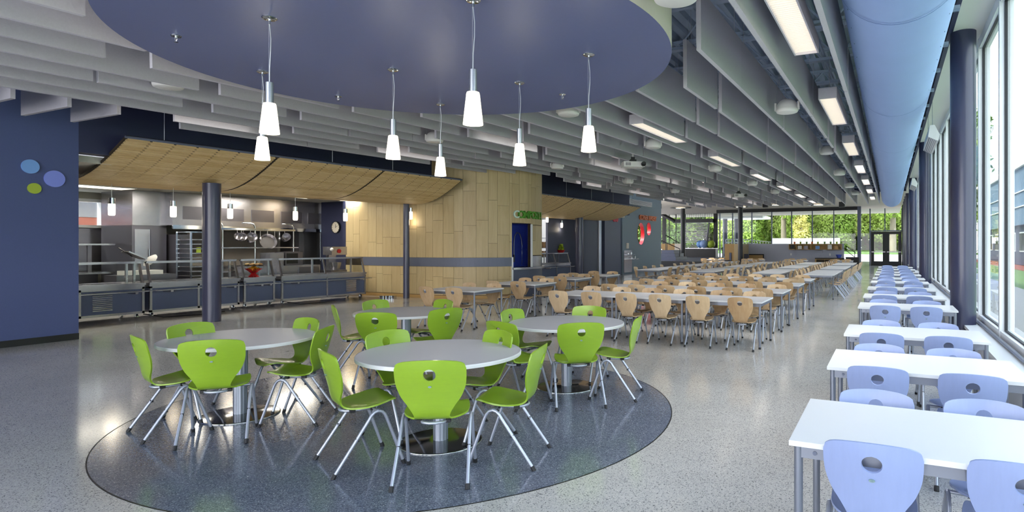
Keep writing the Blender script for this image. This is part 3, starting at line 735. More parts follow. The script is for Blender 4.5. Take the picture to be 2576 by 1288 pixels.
# blue chair tables along the windows
BY = [(2.60, .745), (4.29, .76), (5.93, .78), (8.60, .75), (10.33, .75), (12.30, .76), (14.5, .76), (16.2, .76), (18.2, .76), (19.9, .76), (22.2, .76), (24.6, .76)]
tb0 = make_table('window_table', '', 1.15, .755, M['tabletop_white'], 2, 'white tables along the window ledge')
blue0 = make_chair('cafe_chair', '', 'chair', .83, M['blue'], 'light blue chairs at the window tables', 2, .915)
fb = fbt = True
for i, (y, dep) in enumerate(BY):
    lb = 'white rectangular table at the window ledge, %s from the camera' % ORD[i]
    if i == 0: tb0.location = (-.38, y, 0); tb0['label'] = lb
    else: copy_tree(tb0, (-.38, y, 0), 0, lb)
    for side in ('near', 'far'):
        for j, x in enumerate((-.075, .435)):
            jx = rnd.uniform(-.015, .015) + (0 if i < 3 else rnd.uniform(-.02, .02))
            if side == 'near': loc = (x + jx + .005 * j, y + (.17 if i == 0 else .10) + rnd.uniform(-.02, .02), 0); rz = 0
            else: loc = (x + jx, y + dep + (.17 if i == 0 else .11) - .25, 0); rz = math.pi
            l2 = 'light blue chair on the %s side of the %s window table, %s' % (side, ORD[i], ('aisle end', 'window end')[j])
            if fb: blue0.location = loc; blue0.rotation_euler.z = rz; blue0['label'] = l2; fb = False
            else: copy_tree(blue0, loc, rz, l2)

# wooden chairs
GW = 'blond wood chairs at the long rows of tables'
wn2 = make_chair('cafe_chair', '', 'chair', .83, M['chair_wood'], GW, 1, .955)
wf = make_chair('cafe_chair', '', 'chair', .83, M['chair_wood'], GW, 0, .955)
used = {'n': False, 'f': False}
def wchair(x, y, rz, label, near):
    src, key = (wn2, 'n') if near else (wf, 'f')
    if not used[key]: used[key] = True; src.location = (x, y, 0); src.rotation_euler.z = rz; src['label'] = label; return src
    return copy_tree(src, (x, y, 0), rz, label)
tw0 = make_table('dining_table', '', 1.165, .93, M['tabletop'], 1, 'grey tables with wooden chairs', .017)
first = True
def wtable(x, y, label, rz=0.0):
    global first
    if first: first = False; tw0.location = (x, y, 0); tw0.rotation_euler.z = rz; tw0['label'] = label; return tw0
    return copy_tree(tw0, (x, y, 0), rz, label)
rows = [8.72, 10.64, 12.66, 14.6]
TW = ['aisle end', 'middle', 'left end']
for i, y in enumerate(rows):
    for k in range(3):
        x = -1.65 - 1.17 * (k + 1)
        wtable(x, y, 'grey table in the %s cross row with wooden chairs, %s' % (ORD[i], TW[k]))
        for j, dx in enumerate((.29, .875)):
            for side in ('near', 'far'):
                wx = x + dx + rnd.uniform(-.03, .03); pos = ('left', 'right')[j]
                if side == 'near': wy, rz = y - .24 + .24, 0
                else: wy, rz = y + .93 + .08 - .24, math.pi
                wchair(wx, wy, rz + rnd.uniform(-.06, .06), 'blond wood chair, %s side of the %s cross row, %s table, %s seat' % (side, ORD[i], TW[k], pos), i < 2)
for i, (x, y) in enumerate(((-7.80, 8.56), (-7.78, 10.54), (-7.98, 12.68), (-7.98, 14.44))):
    wtable(x, y, 'separate grey table near the curved wood wall, %s from the camera' % ORD[i], R(2))
    for j, dx in enumerate((.28, .88)):
        for side in ('near', 'far'):
            wy, rz = (y + .0, 0) if side == 'near' else (y + .93 + .1 - .24, math.pi)
            wchair(x + dx, wy, rz + rnd.uniform(-.1, .1), 'blond wood chair at the %s table near the wood wall, %s side, %s seat' % (ORD[i], side, ('left', 'right')[j]), True)
# lengthwise rows beyond: table lines running away from the camera
XL = [(-2.2, 'nearest the aisle'), (-3.68, 'second from the aisle'), (-5.72, 'third from the aisle'), (-7.68, 'farthest from the aisle')]
for c, (x, nm) in enumerate(XL):
    for g, y0 in enumerate((17.6 + .35 * c, 22.2 + .2 * c, 26.9)):
        for k in range(2):
            o = wtable(x + .82, y0 + 1.75 * k, 'grey table in the lengthwise line %s, %s block, %s table' % (nm, ORD[g], ORD[k]), 0)
            o.rotation_euler.z = R(90); o.scale = (1.5, .88, 1)
            for j in range(2):
                yy = y0 + 1.75 * k + .45 + .86 * j
                wchair(x + .84, yy, R(90) + rnd.uniform(-.05, .05), 'blond wood chair right of the lengthwise line %s, %s block, %s seat' % (nm, ORD[g], ORD[2 * k + j]), False)
                wchair(x + .01 - .03, yy + .02, R(-90) + rnd.uniform(-.05, .05), 'blond wood chair left of the lengthwise line %s, %s block, %s seat' % (nm, ORD[g], ORD[2 * k + j]), False)
for k in range(4):
    x = -2.9 - 2.3 * k; wtable(x, 33.6, 'grey table in the last row before the guard wall, %s from the aisle' % ORD[k])
    for j, dx in enumerate((.28, .88)):
        wchair(x + dx, 33.35, rnd.uniform(-.1, .1), 'blond wood chair at the %s last-row table, near side, %s seat' % (ORD[k], ('left', 'right')[j]), False)
        wchair(x + dx, 34.5, math.pi + rnd.uniform(-.1, .1), 'blond wood chair at the %s last-row table, far side, %s seat' % (ORD[k], ('left', 'right')[j]), False)

# ================================================================= PENDANTS OVER THE ROUND TABLES
pend = [(678, 45, 'second largest, front left'), (660, 180, 'hidden partly behind the front left one'), (989, 175, 'centre left'), (1108, 262, 'farthest, centre'), (1190, 0, 'largest and nearest, in the centre'), (1307, 208, 'right of centre'), (1481, 137, 'rightmost')]
p0 = empty('pendant_lamp', '', 'lamp', (0, 0, 0), 0, 'cone glass pendants under the blue disc')
part(MB().lathe([(.045, -.012), (.055, -.004), (.055, 0)], 24), 'canopy', M['chrome'], p0, 40)
part(MB().lathe([(.010, -.05), (.010, -.012)], 10), 'stem', M['chrome'], p0, 40)
cb = MB().tube([(0, 0, -.05), (.010, .004, -.16), (.012, 0, -.26), (.002, 0, -.38), (0, 0, -.495)], .0035, 5); cb.tube([(-.006, 0, -.05), (-.006, 0, -.495)], .0012, 4); part(cb, 'cord', M['cord'], p0)
part(MB().lathe([(.029, -.655), (.029, -.495)], 24), 'socket', M['brushed'], p0, 40)
part(MB().lathe([(.0695, -.885), (.071, -.88), (.0475, -.668), (.043, -.655), (.030, -.652)], 32, cap=False), 'shade', M['glass_glow'], p0, 50)
part(MB().lathe([(1e-4, -.884), (.0695, -.884)], 32, cap=False), 'shade_base', M['glass_glow'], p0)
index_kids(p0)
for i, (u, v, ph) in enumerate(pend):
    p = onZ(u, v, 3.24); lb = 'white cone glass pendant lamp under the blue disc, %s' % ph
    if i == 0: p0.location = p; p0['label'] = lb; o = p0
    else: o = copy_tree(p0, p, 0, lb)
    L = bpy.data.lights.new('bulb', 'POINT'); L.energy = PEND_W; L.shadow_soft_size = .07; L.color = (1, .9, .75)
    lo = bpy.data.objects.new('bulb', L); col.objects.link(lo); lo.location = (p.x, p.y, p.z - .97)
sk = [(443, 90, 'left, over the inlay edge'), (851, 242, 'middle, far edge of the disc'), (1415, 237, 'right, near the disc edge')]
for u, v, ph in sk:
    p = onZ(u, v, 3.24); t = empty('sprinkler', 'small chrome sprinkler head under the blue disc, %s' % ph, 'sprinkler', p)
    part(MB().lathe([(.036, -.008), (.040, -.003), (.040, 0)], 20), 'escutcheon', M['chrome'], t)
    b = MB().tube([(0, 0, -.008), (0, 0, -.03)], .008, 8); b.tube([(-.012, 0, -.012), (-.014, 0, -.03), (-.003, 0, -.048)], .003, 5); b.tube([(.012, 0, -.012), (.014, 0, -.03), (.003, 0, -.048)], .003, 5); b.lathe([(.016, -.053), (.016, -.049)], 12)
    part(b, 'head', M['chrome'], t)
# dome speakers
d0 = empty('dome_speaker', '', 'speaker', (0, 0, 0), 0, 'white dome speakers between the baffles')
part(MB().lathe([(1e-4, 0), (.13, 0), (.148, .008), (.158, .03), (.158, .05), (.15, .075), (.15, .08), (.143, .12), (.118, .16), (.075, .188), (.03, .2), (1e-4, .2)], 36, cap=False), 'housing', M['white_plastic'], d0, 50)
bk = MB()
for sg in (-1, 1): bk.box((sg * .148, -.03, .04), (sg * .175, .03, .15))
part(bk, 'bracket', M['white_plastic'], d0)
cb = MB()
for sg in (-1, 1): cb.tube([(sg * .16, 0, .15), (sg * .03, 0, 1.47)], .003, 4)
part(cb, 'cable', M['cord'], d0); index_kids(d0)
ds = [(1980, 284, -1.35, 'largest, right of the projector'), (2080, 388, -1.35, 'second in the row beside the duct'), (2112, 441, -1.35, 'third in the row beside the duct'), (2137, 472, -1.35, 'fourth in the row beside the duct'), (2152, 490, -1.35, 'fifth in the row beside the duct'),
      (1430, 291, -4.195, 'touching the edge of the blue disc'), (1643, 373, -4.195, 'right of the front projector'), (1799, 431, -4.195, 'behind the front projector'), (1892, 467, -4.195, 'fourth in the middle row'), (1950, 487, -4.195, 'fifth in the middle row'),
      (423, 222, -7.615, 'left of the blue disc'), (1093, 358, -7.615, 'behind the centre pendant'), (1402, 425, -7.615, 'above the wood wall corner'), (1580, 462, -7.615, 'left of the rear projector'), (1698, 485, -7.615, 'farthest of the left row'), (1700, 2, -1.345, 'at the top beside the cream disc rim')]
for i, (u, v, X, ph) in enumerate(ds):
    p = onX(u, v, X); lb = 'white dome speaker hanging between baffles, %s' % ph
    if i == 0: d0.location = p; d0['label'] = lb
    else: copy_tree(d0, p, .3, lb)
# projectors
def projector(u, v, X, lb, rz):
    p = onX(u, v, X); t = empty('projector', lb, 'projector', p, rz)
    part(MB().box((-.24, -.17, -.06), (.24, .17, .06)), 'body', M['white_plastic'], t)
    lens = MB().lathe([(.05, 0), (.055, .07), (.05, .09), (.03, .085)], 20, (0, 0, 0), Matrix.Translation((.20, -.17, 0)) @ Matrix.Rotation(R(90), 4, 'X')); part(lens, 'lens', M['black'], t, 40)
    vt = MB(); 
    for k in range(7): vt.box((-.2 + .018 * k, -.173, -.035), (-.19 + .018 * k, -.169, .035))
    part(vt, 'vent', M['steel_dark'], t)
    mt = MB().box((-.07, -.07, .06), (.07, .07, .12)); mt.cbox((0, 0, .15), (.08, .08, .06)); part(mt, 'mount', M['black'], t)
    part(MB().cyl((0, 0), .022, .18, 1.35, 12), 'pole', M['white_plastic'], t, 40)
projector(1592, 415, -5.3, 'white ceiling projector on a white pole, nearest the camera', R(35)); projector(1858, 492, -5.3, 'second white projector on a pole farther down the hall', R(35))
# ================================================================= SLATTED CANOPIES
def canopy(name, label, B0, B1, F0, F1, nseg, nsl, zlow, ztop, detail):
    t = empty(name, label, 'canopy', (0, 0, 0))
    def P(s, q, dz=0.0):
        b = Vector(B0).lerp(Vector(B1), q); f = Vector(F0).lerp(Vector(F1), q); p = b.lerp(f, s)
        z = zlow + .02 * math.cos(s * 6) + (ztop - zlow) * max(0, (s - .30) / .70) ** 1.75; return Vector((p.x, p.y, z + dz))
    for g in range(nseg):
        q0, q1 = g / nseg + .003, (g + 1) / nseg - .003; allm = MB()
        for i in range(nsl):
            s0 = (i + .14) / nsl; s1 = (i + .86) / nsl; mb = MB() if detail else allm
            a, b, c, d = P(s0, q0), P(s1, q0), P(s1, q1), P(s0, q1); up = Vector((0, 0, .024))
            mb.add([a, b, c, d, a + up, b + up, c + up, d + up], [(0, 1, 2, 3), (7, 6, 5, 4), (0, 4, 5, 1), (1, 5, 6, 2), (2, 6, 7, 3), (3, 7, 4, 0)])
            if detail: part(mb, 'slat', M['slat_wood'], t)
        if not detail: part(allm, 'slat_panel', M['slat_wood'], t)['kind'] = 'stuff'
        nb_ = 7
        for k in range(nb_ + 1):
            q = q0 + (q1 - q0) * k / nb_; mb = MB(); n = 12; w_ = .0022 if detail else .0015
            for j in range(n):
                a, b = P(j / n, q - w_, .002), P((j + 1) / n, q - w_, .002); c, d = P((j + 1) / n, q + w_, .002), P(j / n, q + w_, .002); up = Vector((0, 0, .045))
                mb.add([a, b, c, d, a + up, b + up, c + up, d + up], [(0, 1, 2, 3), (7, 6, 5, 4), (0, 4, 5, 1), (1, 5, 6, 2), (2, 6, 7, 3), (3, 7, 4, 0)])
            part(mb, 'batten', M['slot_dark'], t)
        # backing felt that closes the gaps
        mb = MB(); n = 14; vs = []
        for j in range(n + 1): vs += [P(j / n, q0, .06), P(j / n, q1, .06)]
        mb.add(vs, [(2 * j, 2 * j + 2, 2 * j + 3, 2 * j + 1) for j in range(n)]); part(mb, 'backing', M['slot_dark'], t)
    tr = MB(); n = 14; a, b = P(1.0, 0), P(1.0, 1); tr.tube([a + Vector((.015, 0, .03)), b + Vector((.015, 0, .03))], .022, 6); part(tr, 'edge_trim', M['band_grey'], t)
    hg = MB()
    for k in range(5): p = P(.97, .08 + .21 * k); hg.tube([p + Vector((0, 0, .05)), (p.x, p.y, 4.6)], .005, 4)
    part(hg, 'hanger', M['cord'], t); return P
Pc = canopy('slatted_canopy', 'large curved blond wood slat canopy over the kitchen serving counter', (-14.2, 5.6, 0), (-12.75, 13.1, 0), (-11.15, 5.41, 0), (-10.35, 12.85, 0), 3, 46, 2.66, 3.2, True)
canopy('slatted_canopy', 'second, farther curved wood slat canopy beyond the wood wall', (-14.0, 17.5, 0), (-13.0, 25.6, 0), (-10.7, 16.6, 0), (-10.3, 25.5, 0), 3, 40, 2.66, 3.2, False)

# ================================================================= SERVING COUNTERS
def counter_unit(name, label, ya, yb, x, yaw, vents, fronts=1, posts=2):
    # local: length along +Y from 0 to L, front face at X=0, body goes to -X
    t = empty(name, label, 'counter', (x, ya, 0), yaw); L = yb - ya
    part(MB().box((-.75, .03, .17), (-.01, L - .03, .62)), 'body', M['counter_panel'], t)
    fr = MB()
    for y in [0, L - .05] + [L * k / (fronts + 1) for k in range(1, fronts + 1)]: fr.box((-.03, y, .13), (.012, y + .045, .66))
    fr.box((-.03, 0, .13), (.012, L, .175)); fr.box((-.03, 0, .62), (.012, L, .665)); part(fr, 'frame', M['steel'], t)
    dkk = MB().box((-.80, -.01, .70), (.03, L + .01, .74)); dkk.box((-.78, 0, .66), (0, L, .70)); part(dkk, 'deck', M['steel'], t)
    rl = MB()
    for k in range(3): rl.box((.05 + .08 * k, -.02, .575), (.09 + .08 * k, L + .02, .59))
    for y in (.25, L - .3): rl.box((.0, y, .54), (.28, y + .05, .575))
    part(rl, 'tray_rail', M['steel'], t)
    g = MB(); n = posts
    for k in range(n):
        y = (L - .05) * k / (n - 1); g = MB()
        g.add([(-.04, y, .74), (0.0, y, .74), (-.13, y, 1.16), (-.17, y, 1.16)] + [(-.04, y + .04, .74), (0.0, y + .04, .74), (-.13, y + .04, 1.16), (-.17, y + .04, 1.16)],
              [(0, 1, 2, 3), (7, 6, 5, 4), (0, 4, 5, 1), (1, 5, 6, 2), (2, 6, 7, 3), (3, 7, 4, 0)])
        part(g, 'guard_post', M['steel'], t); part(MB().box((-.62, y, .74), (-.58, y + .04, 1.13)), 'rear_post', M['steel'], t)
    part(MB().box((-.19, 0, 1.13), (-.12, L, 1.155)), 'guard_rail', M['steel'], t)
    gl = MB().add([(-.02, .05, .78), (-.02, L - .05, .78), (-.135, L - .05, 1.13), (-.135, .05, 1.13)], [(0, 1, 2, 3)]); part(gl, 'guard_glass', M['glass'], t)
    part(MB().box((-.64, 0, 1.155), (-.11, L, 1.17)), 'top_glass', M['glass'], t)
    ed = MB().box((-.125, 0, 1.15), (-.10, L, 1.175)); part(ed, 'glass_edge', M['steel'], t)
    if vents:
        v = MB(); y0 = vents * L
        for k in range(9): v.box((0, y0, .24 + .035 * k), (.016, y0 + .32, .255 + .035 * k))
        part(v, 'vent', M['chrome'], t)
    for y in (.08, L - .1):
        for xx in (-.1, -.65):
            c = MB().lathe([(1e-4, -.02), (.05, -.02), (.06, -.012), (.06, .012), (.05, .02), (1e-4, .02)], 16, (0, 0, 0), Matrix.Translation((xx, y, .061)) @ Matrix.Rotation(R(90), 4, 'X')); c.box((xx - .02, y - .03, .07), (xx + .02, y + .03, .13)); part(c, 'caster', M['chrome'], t, 40)
    wl = MB()
    for k in range(3): wl.box((-.6, .12 + k * (L - .3) / 3, .742), (-.25, .12 + k * (L - .3) / 3 + (L - .4) / 3.4, .752))
    part(wl, 'food_well', M['steel_dark'], t)
    return t
counter_unit('serving_counter', 'navy and steel serving counter with slotted vent, leftmost beside the navy wall', 4.75, 6.96, -13.62, 0, .60, 1, 3)
counter_unit('serving_counter', 'navy and steel serving counter behind the thick navy column', 7.05, 8.92, -13.62, 0, 0, 1, 2)
counter_unit('serving_counter', 'short serving counter section that carries the red fruit bowl', 9.02, 9.78, -13.62, R(-3), 0, 0, 2)
counter_unit('serving_counter', 'long navy and steel serving counter at the right end with slotted vent', 9.95, 12.4, -13.58, R(-5), .74, 1, 3)
counter_unit('serving_counter', 'small dark serving counter under the second canopy', 20.8, 23.3, -12.75, 0, 0, 1, 3)
# fruit bowl, oranges, plate with bread
fb_ = onX(638, 697, -13.8); t = empty('fruit_bowl', 'red slotted fruit bowl on the short serving counter', 'bowl', (-13.8, fb_.y, .742))
nfin = 20; mb = MB()
for k in range(nfin):
    a = 2 * math.pi * k / nfin; c, s = math.cos(a), math.sin(a); q = Vector((-s, c, 0)) * .007; pr = [(.12, 0), (.05, .085), (.19, .20)]
    for (r0, z0), (r1, z1) in zip(pr[:-1], pr[1:]):
        p0_, p1_ = Vector((r0 * c, r0 * s, z0)), Vector((r1 * c, r1 * s, z1)); w_ = Vector((c, s, 0)) * .035
        mb.add([p0_ - q, p0_ + q, p1_ + q, p1_ - q, p0_ - q - w_, p0_ + q - w_, p1_ + q - w_, p1_ - q - w_], [(0, 1, 2, 3), (7, 6, 5, 4), (0, 4, 5, 1), (1, 5, 6, 2), (2, 6, 7, 3), (3, 7, 4, 0)])
mb.lathe([(1e-4, .07), (.05, .07), (.05, .09), (1e-4, .09)], 16); part(mb, 'bowl', M['red'], t)
om = MB().sphere((0, 0, 0), .042, 12, 8).mesh('orange', M['orange'], 60); kk = 0
for ring_, cnt, z in ((.035, 3, .145), (.095, 7, .185), (.03, 3, .215)):
    for k in range(cnt):
        a = 2 * math.pi * k / cnt + ring_ * 20; o = link(om, 'orange', None, (-13.8 + ring_ * math.cos(a), fb_.y + ring_ * math.sin(a), .742 + z)); tag(o, 'bright orange in the red slotted bowl', 'fruit', 'oranges in the red bowl')
pl = part(MB().lathe([(1e-4, .262), (.20, .262), (.24, .272), (.238, .278), (1e-4, .268)], 28), 'plate', M['black']); pl.location = (-13.8, fb_.y, .742); tag(pl, 'dark flat plate of bread rolls lying on top of the oranges', 'plate')
bm_ = MB().sphere((0, 0, 0), .05, 12, 6, .6).mesh('bread_roll', M['bread'], 60)
for k in range(7): a = k * .9; tag(link(bm_, 'bread_roll', None, (-13.8 + .13 * math.cos(a), fb_.y + .15 * math.sin(a), 1.043)), 'tan bread roll on the dark plate above the oranges', 'bread', 'bread rolls on the plate')

# small cylinder pendants above the counters
s0_ = empty('pendant_lamp', '', 'lamp', (0, 0, 0), 0, 'small cylinder pendants over the serving counters')
part(MB().lathe([(.052, .13), (.052, .24)], 20), 'socket', M['chrome'], s0_, 40)
part(MB().lathe([(1e-4, -.09), (.045, -.09), (.055, -.07), (.058, .05), (.053, .13)], 24, cap=False), 'shade', M['lamp_glow'], s0_, 50)
part(MB().tube([(0, 0, .24), (0, 0, .62)], .004, 5), 'cord', M['cord'], s0_); index_kids(s0_)
sp_ = [(281, 530, -13.2, 'leftmost, by the kitchen window'), (436, 535, -13.2, 'second from the left'), (579, 540, -13.2, 'just right of the thick navy column'), (743, 545, -13.2, 'above the pots'), (869, 548, -13.2, 'beside the round clock'), (1033, 544, -12.35, 'rightmost, beside the slender navy column'),
       (1376.5, 554, -13.0, 'largest under the second canopy'), (1386, 567, -14.0, 'middle one under the second canopy'), (1413, 568, -13.4, 'right one under the second canopy')]
for i, (u, v, X, ph) in enumerate(sp_):
    p = onX(u, v, X); lb = 'small glass cylinder pendant lamp with chrome cap, %s' % ph
    if i == 0: s0_.location = p; s0_['label'] = lb
    else: copy_tree(s0_, p, 0, lb)
    L = bpy.data.lights.new('bulb', 'POINT'); L.energy = PEND_W * .5; L.shadow_soft_size = .12; L.color = (1, .85, .62)
    lo = bpy.data.objects.new('bulb', L); col.objects.link(lo); lo.location = (p.x, p.y, p.z - .17)
# kitchen ceiling lights
for i, (x, y) in enumerate(((-14.6, 4.8), (-16.75, 7.6), (-14.6, 9.0), (-15.0, 11.4), (-14.8, 13.6), (-14.6, 18.5), (-14.8, 22.0), (-16.6, 2.5))):
    t = empty('ceiling_light', 'flush fluorescent panel in the kitchen ceiling, %s from the camera' % ORD[i], 'ceiling light', (x, y, 2.855), 0, 'flush panels in the kitchen ceiling')
    part(MB().box((-.3, -.6, 0), (.3, .6, .012)), 'diffuser', M['kitchen_glow'], t); part(MB().box((-.33, -.63, .002), (.33, .63, .014)), 'frame', M['white_frame'], t)
    L = bpy.data.lights.new('lamp', 'AREA'); L.shape = 'RECTANGLE'; L.size = .6; L.size_y = 1.2; L.energy = KITCHEN_W * (.25 if i == 1 else 1); L.color = (1, .94, .82)
    lo = bpy.data.objects.new('lamp', L); col.objects.link(lo); lo.parent = t; lo.location = (0, 0, -.01)

# ================================================================= WALL DISCS, CLOCK, LETTERS
for (y, z, r, m, lb) in ((4.438, 2.686, .105, 'disc_sky', 'sky blue round wall disc, upper left of three'), (4.728, 2.529, .128, 'disc_peri', 'periwinkle round wall disc, largest of three'), (4.485, 2.36, .08, 'disc_lime', 'lime green round wall disc, lowest of three')):
    o = link(MB().lathe([(r, 0), (r, .03), (1e-4, .03)], 40, (0, 0, 0), Matrix.Rotation(R(90), 4, 'Y')).mesh('wall_disc', M[m]), 'wall_disc', None, (-11.70, y, z)); tag(o, lb, 'wall decoration', 'round discs on the navy wall')
for (u, v, r) in ((1547, 545, .26), (1553, 551, .15), (1540, 538, .16)):
    p = onX(u, v, -12.4); o = link(MB().lathe([(r, 0), (r, .03), (1e-4, .03)], 32, (0, 0, 0), Matrix.Rotation(R(90), 4, 'Y')).mesh('wall_disc', M['pink']), 'wall_disc', None, (-12.44, p.y, p.z)); tag(o, 'rose red round wall disc beyond the second canopy, %s' % {.26: 'largest', .15: 'lower right', .16: 'upper left'}[r], 'wall decoration', 'red discs beyond the second canopy')
cp = onY(846, 572, 13.44); t = empty('wall_clock', 'round white wall clock with black rim on the narrow navy wall', 'clock', (cp.x, 13.45, cp.z)); t.rotation_euler = (R(90), 0, 0)
part(MB().lathe([(.19, 0), (.19, .05), (.172, .055), (.172, .03)], 40, cap=False), 'rim', M['black'], t, 40); part(MB().lathe([(.175, .035), (1e-4, .035)], 40, cap=False), 'face', M['cream'], t)
hd = MB(); hd.box((-.006, -.02, .04), (.006, .10, .043)); hd.add([(-.02, -.005, .038), (-.02, .007, .038), (.075, .045, .038), (.078, .034, .038)], [(0, 3, 2, 1)])
for k in range(12): a = k * math.pi / 6; hd.cbox((.145 * math.cos(a), .145 * math.sin(a), .038), (.016, .016, .004))
part(hd, 'hands', M['black'], t)
def letter_mesh(ch, size, depth, m):
    cu = bpy.data.curves.new('letter', 'FONT'); cu.body = ch; cu.size = size; cu.extrude = depth; cu.align_x = 'CENTER'; cu.resolution_u = 3; cu.offset = .012 * size * 2
    o = bpy.data.objects.new('letter', cu); col.objects.link(o); bpy.context.view_layer.update()
    me = bpy.data.meshes.new_from_object(o); bpy.data.objects.remove(o); bpy.data.curves.remove(cu); me.materials.clear(); me.materials.append(m); return me
sg = empty('wall_sign', 'raised green lettering COMPOST on the curved wood wall', 'sign', (0, 0, 0))
us = [1297, 1309, 1321.5, 1331.5, 1339.5, 1346, 1351.5, 1356.5]
for i, ch in enumerate('COMPOST!'):
    th = arc_theta(us[i]); p = Vector((DC.x + (DR + .04) * math.cos(th), DC.y + (DR + .04) * math.sin(th), 2.29))
    o = link(letter_mesh(ch, .30, .02, M['letter_white' if i == 0 else 'letter_green']), 'letter', sg, p); o.rotation_euler = (R(90), 0, th + math.pi / 2)
sg = empty('wall_sign', 'raised orange lettering CORNER BAKERY on the bakery wall', 'sign', (0, 0, 0))
y0 = onX(1609, 545, -12.36).y; y1 = onX(1650.5, 545, -12.36).y
for i, ch in enumerate('CORNER BAKERY'):
    if ch == ' ': continue
    y = y0 + (y1 - y0) * (i + .5) / 13; o = link(letter_mesh(ch, .36, .03, M['letter_orange']), 'letter', sg, (-12.36, y, 2.92)); o.rotation_euler = (R(90), 0, R(90)); o.scale = (1.15, 1, 1)
# drinking fountains on the bakery wall
a = onX(1569, 630, -12.4); b = onX(1589, 684, -12.4); t = empty('drinking_fountain', 'steel wall panel with two drinking fountain basins', 'fountain', (-12.395, a.y, 0))
part(MB().box((0, 0, b.z), (.02, b.y - a.y, a.z)), 'back_panel', M['steel'], t)
for k, (yy, z) in enumerate(((.25, 1.02), (.75, .80))):
    mb = MB().box((0, yy - .05, z - .03), (.42, yy + .28, z)); mb.tube([(.33, yy, z), (.33, yy, z + .12), (.28, yy, z + .16)], .02, 8); mb.tube([(.1, yy + .1, z), (.1, yy + .1, z + .07)], .03, 8); part(mb, 'basin', M['chrome'], t)
o = part(MB().box((-12.4, onX(1575, 620, -12.4).y, 1.33), (-12.37, onX(1581, 620, -12.4).y, 1.62)), 'wall_box', M['cream']); tag(o, 'small cream box on the wall above the drinking fountains', 'box')
p = onX(1477, 626, -13.38); o = part(MB().box((-13.4, p.y - .18, 1.16), (-13.35, p.y + .2, 1.5)), 'wall_plate', M['box_wood']); tag(o, 'small tan wooden plate on the dark grey wall panel', 'wall plate')

# ================================================================= KITCHEN EQUIPMENT
def eq(name, label, cat, mb, m, grp=None, smooth=None): return tag(part(mb, name, m, None, smooth), label, cat, grp)
XH = -16.6
h0, h1 = onX(421, 540, XH).y + .12, onX(820, 540, XH).y
t = empty('exhaust_hood', 'long stainless exhaust hood over the cooking line', 'hood', (XH, h0, 0)); L = h1 - h0
part(MB().box((-1.9, 0, 2.02), (0, L, 2.865)), 'hood_body', M['steel'], t)
for k in range(5): part(MB().box((0, .25 + k * L / 5, 2.18), (.012, .1 + (k + 1) * L / 5 - .08, 2.52)), 'access_panel', M['steel_dark'], t)
part(MB().box((-.02, 0, 1.92), (.03, L, 2.02)), 'gutter', M['chrome'], t)
lo_ = onX(332, 540, -16.9).y; hi_ = onX(419, 540, -16.9).y
t = empty('kitchen_cabinet', 'tall stainless cabinet left of the exhaust hood', 'cabinet', (-16.9, lo_, 0)); w_ = hi_ - lo_
part(MB().box((-1.4, 0, 0), (0, w_, 2.0)), 'body', M['steel_dark'], t); part(MB().box((0, .05, .4), (.02, w_ * .5, 1.9)), 'door', M['steel'], t); part(MB().box((0, w_ * .52, .4), (.02, w_ - .05, 1.9)), 'door', M['steel_dark'], t); part(MB().box((-1.4, 0, 2.0), (0.02, w_, 2.865)), 'hood_end', M['steel'], t); part(MB().cyl((.05, w_ * .46), .012, .9, 1.4, 8), 'handle', M['chrome'], t)
a, b = onX(430, 600, -16.5).y + .15, onX(478, 600, -16.5).y
t = empty('oven', 'large stainless oven with a yellow sticker under the hood', 'oven', (-16.5, a, 0)); part(MB().box((-1, 0, .1), (0, b - a, 1.78)), 'body', M['steel_dark'], t); part(MB().box((0, .06, .9), (.02, b - a - .06, 1.7)), 'door', M['steel_dark'], t); part(MB().box((.02, .45, 1.3), (.025, .57, 1.45)), 'sticker', M['disc_lime'], t)
a, b = onX(480, 600, -15.9).y, onX(517, 600, -15.9).y; t = empty('tray_rack', 'tall aluminium rack of sheet trays behind the navy column', 'rack', (-15.9, a, 0)); fr = MB()
for yy in (0, b - a): 
    for xx in (-.6, 0): fr.box((xx - .015, yy - .015, .1), (xx + .015, yy + .015, 1.85))
fr.box((-.6, 0, 1.82), (0, b - a, 1.85)); part(fr, 'frame', M['chrome'], t)
tm = MB().box((-.58, .02, 0), (-.0, b - a - .02, .025)).mesh('tray', M['steel'])
for k in range(13): link(tm, 'tray', t, (0, 0, .25 + .115 * k))
# back cooking line: counters and backsplash
a, b = onX(520, 600, -17.0).y, onX(745, 600, -17.0).y
t = empty('cooking_range', 'long stainless cooking range along the kitchen back wall', 'range', (-17.0, a, 0)); part(MB().box((-.9, 0, .1), (0, b - a, .86)), 'body', M['steel'], t); part(MB().box((-.92, 0, .86), (.02, b - a, .90)), 'top', M['steel_dark'], t); part(MB().box((-.92, 0, .9), (-.88, b - a, 1.9)), 'backsplash', M['tile'], t)
for k in range(4): part(MB().box((0, .15 + k * .9, .2), (.02, .95 + k * .9 - .1, .75)), 'oven_door', M['steel_dark'], t)
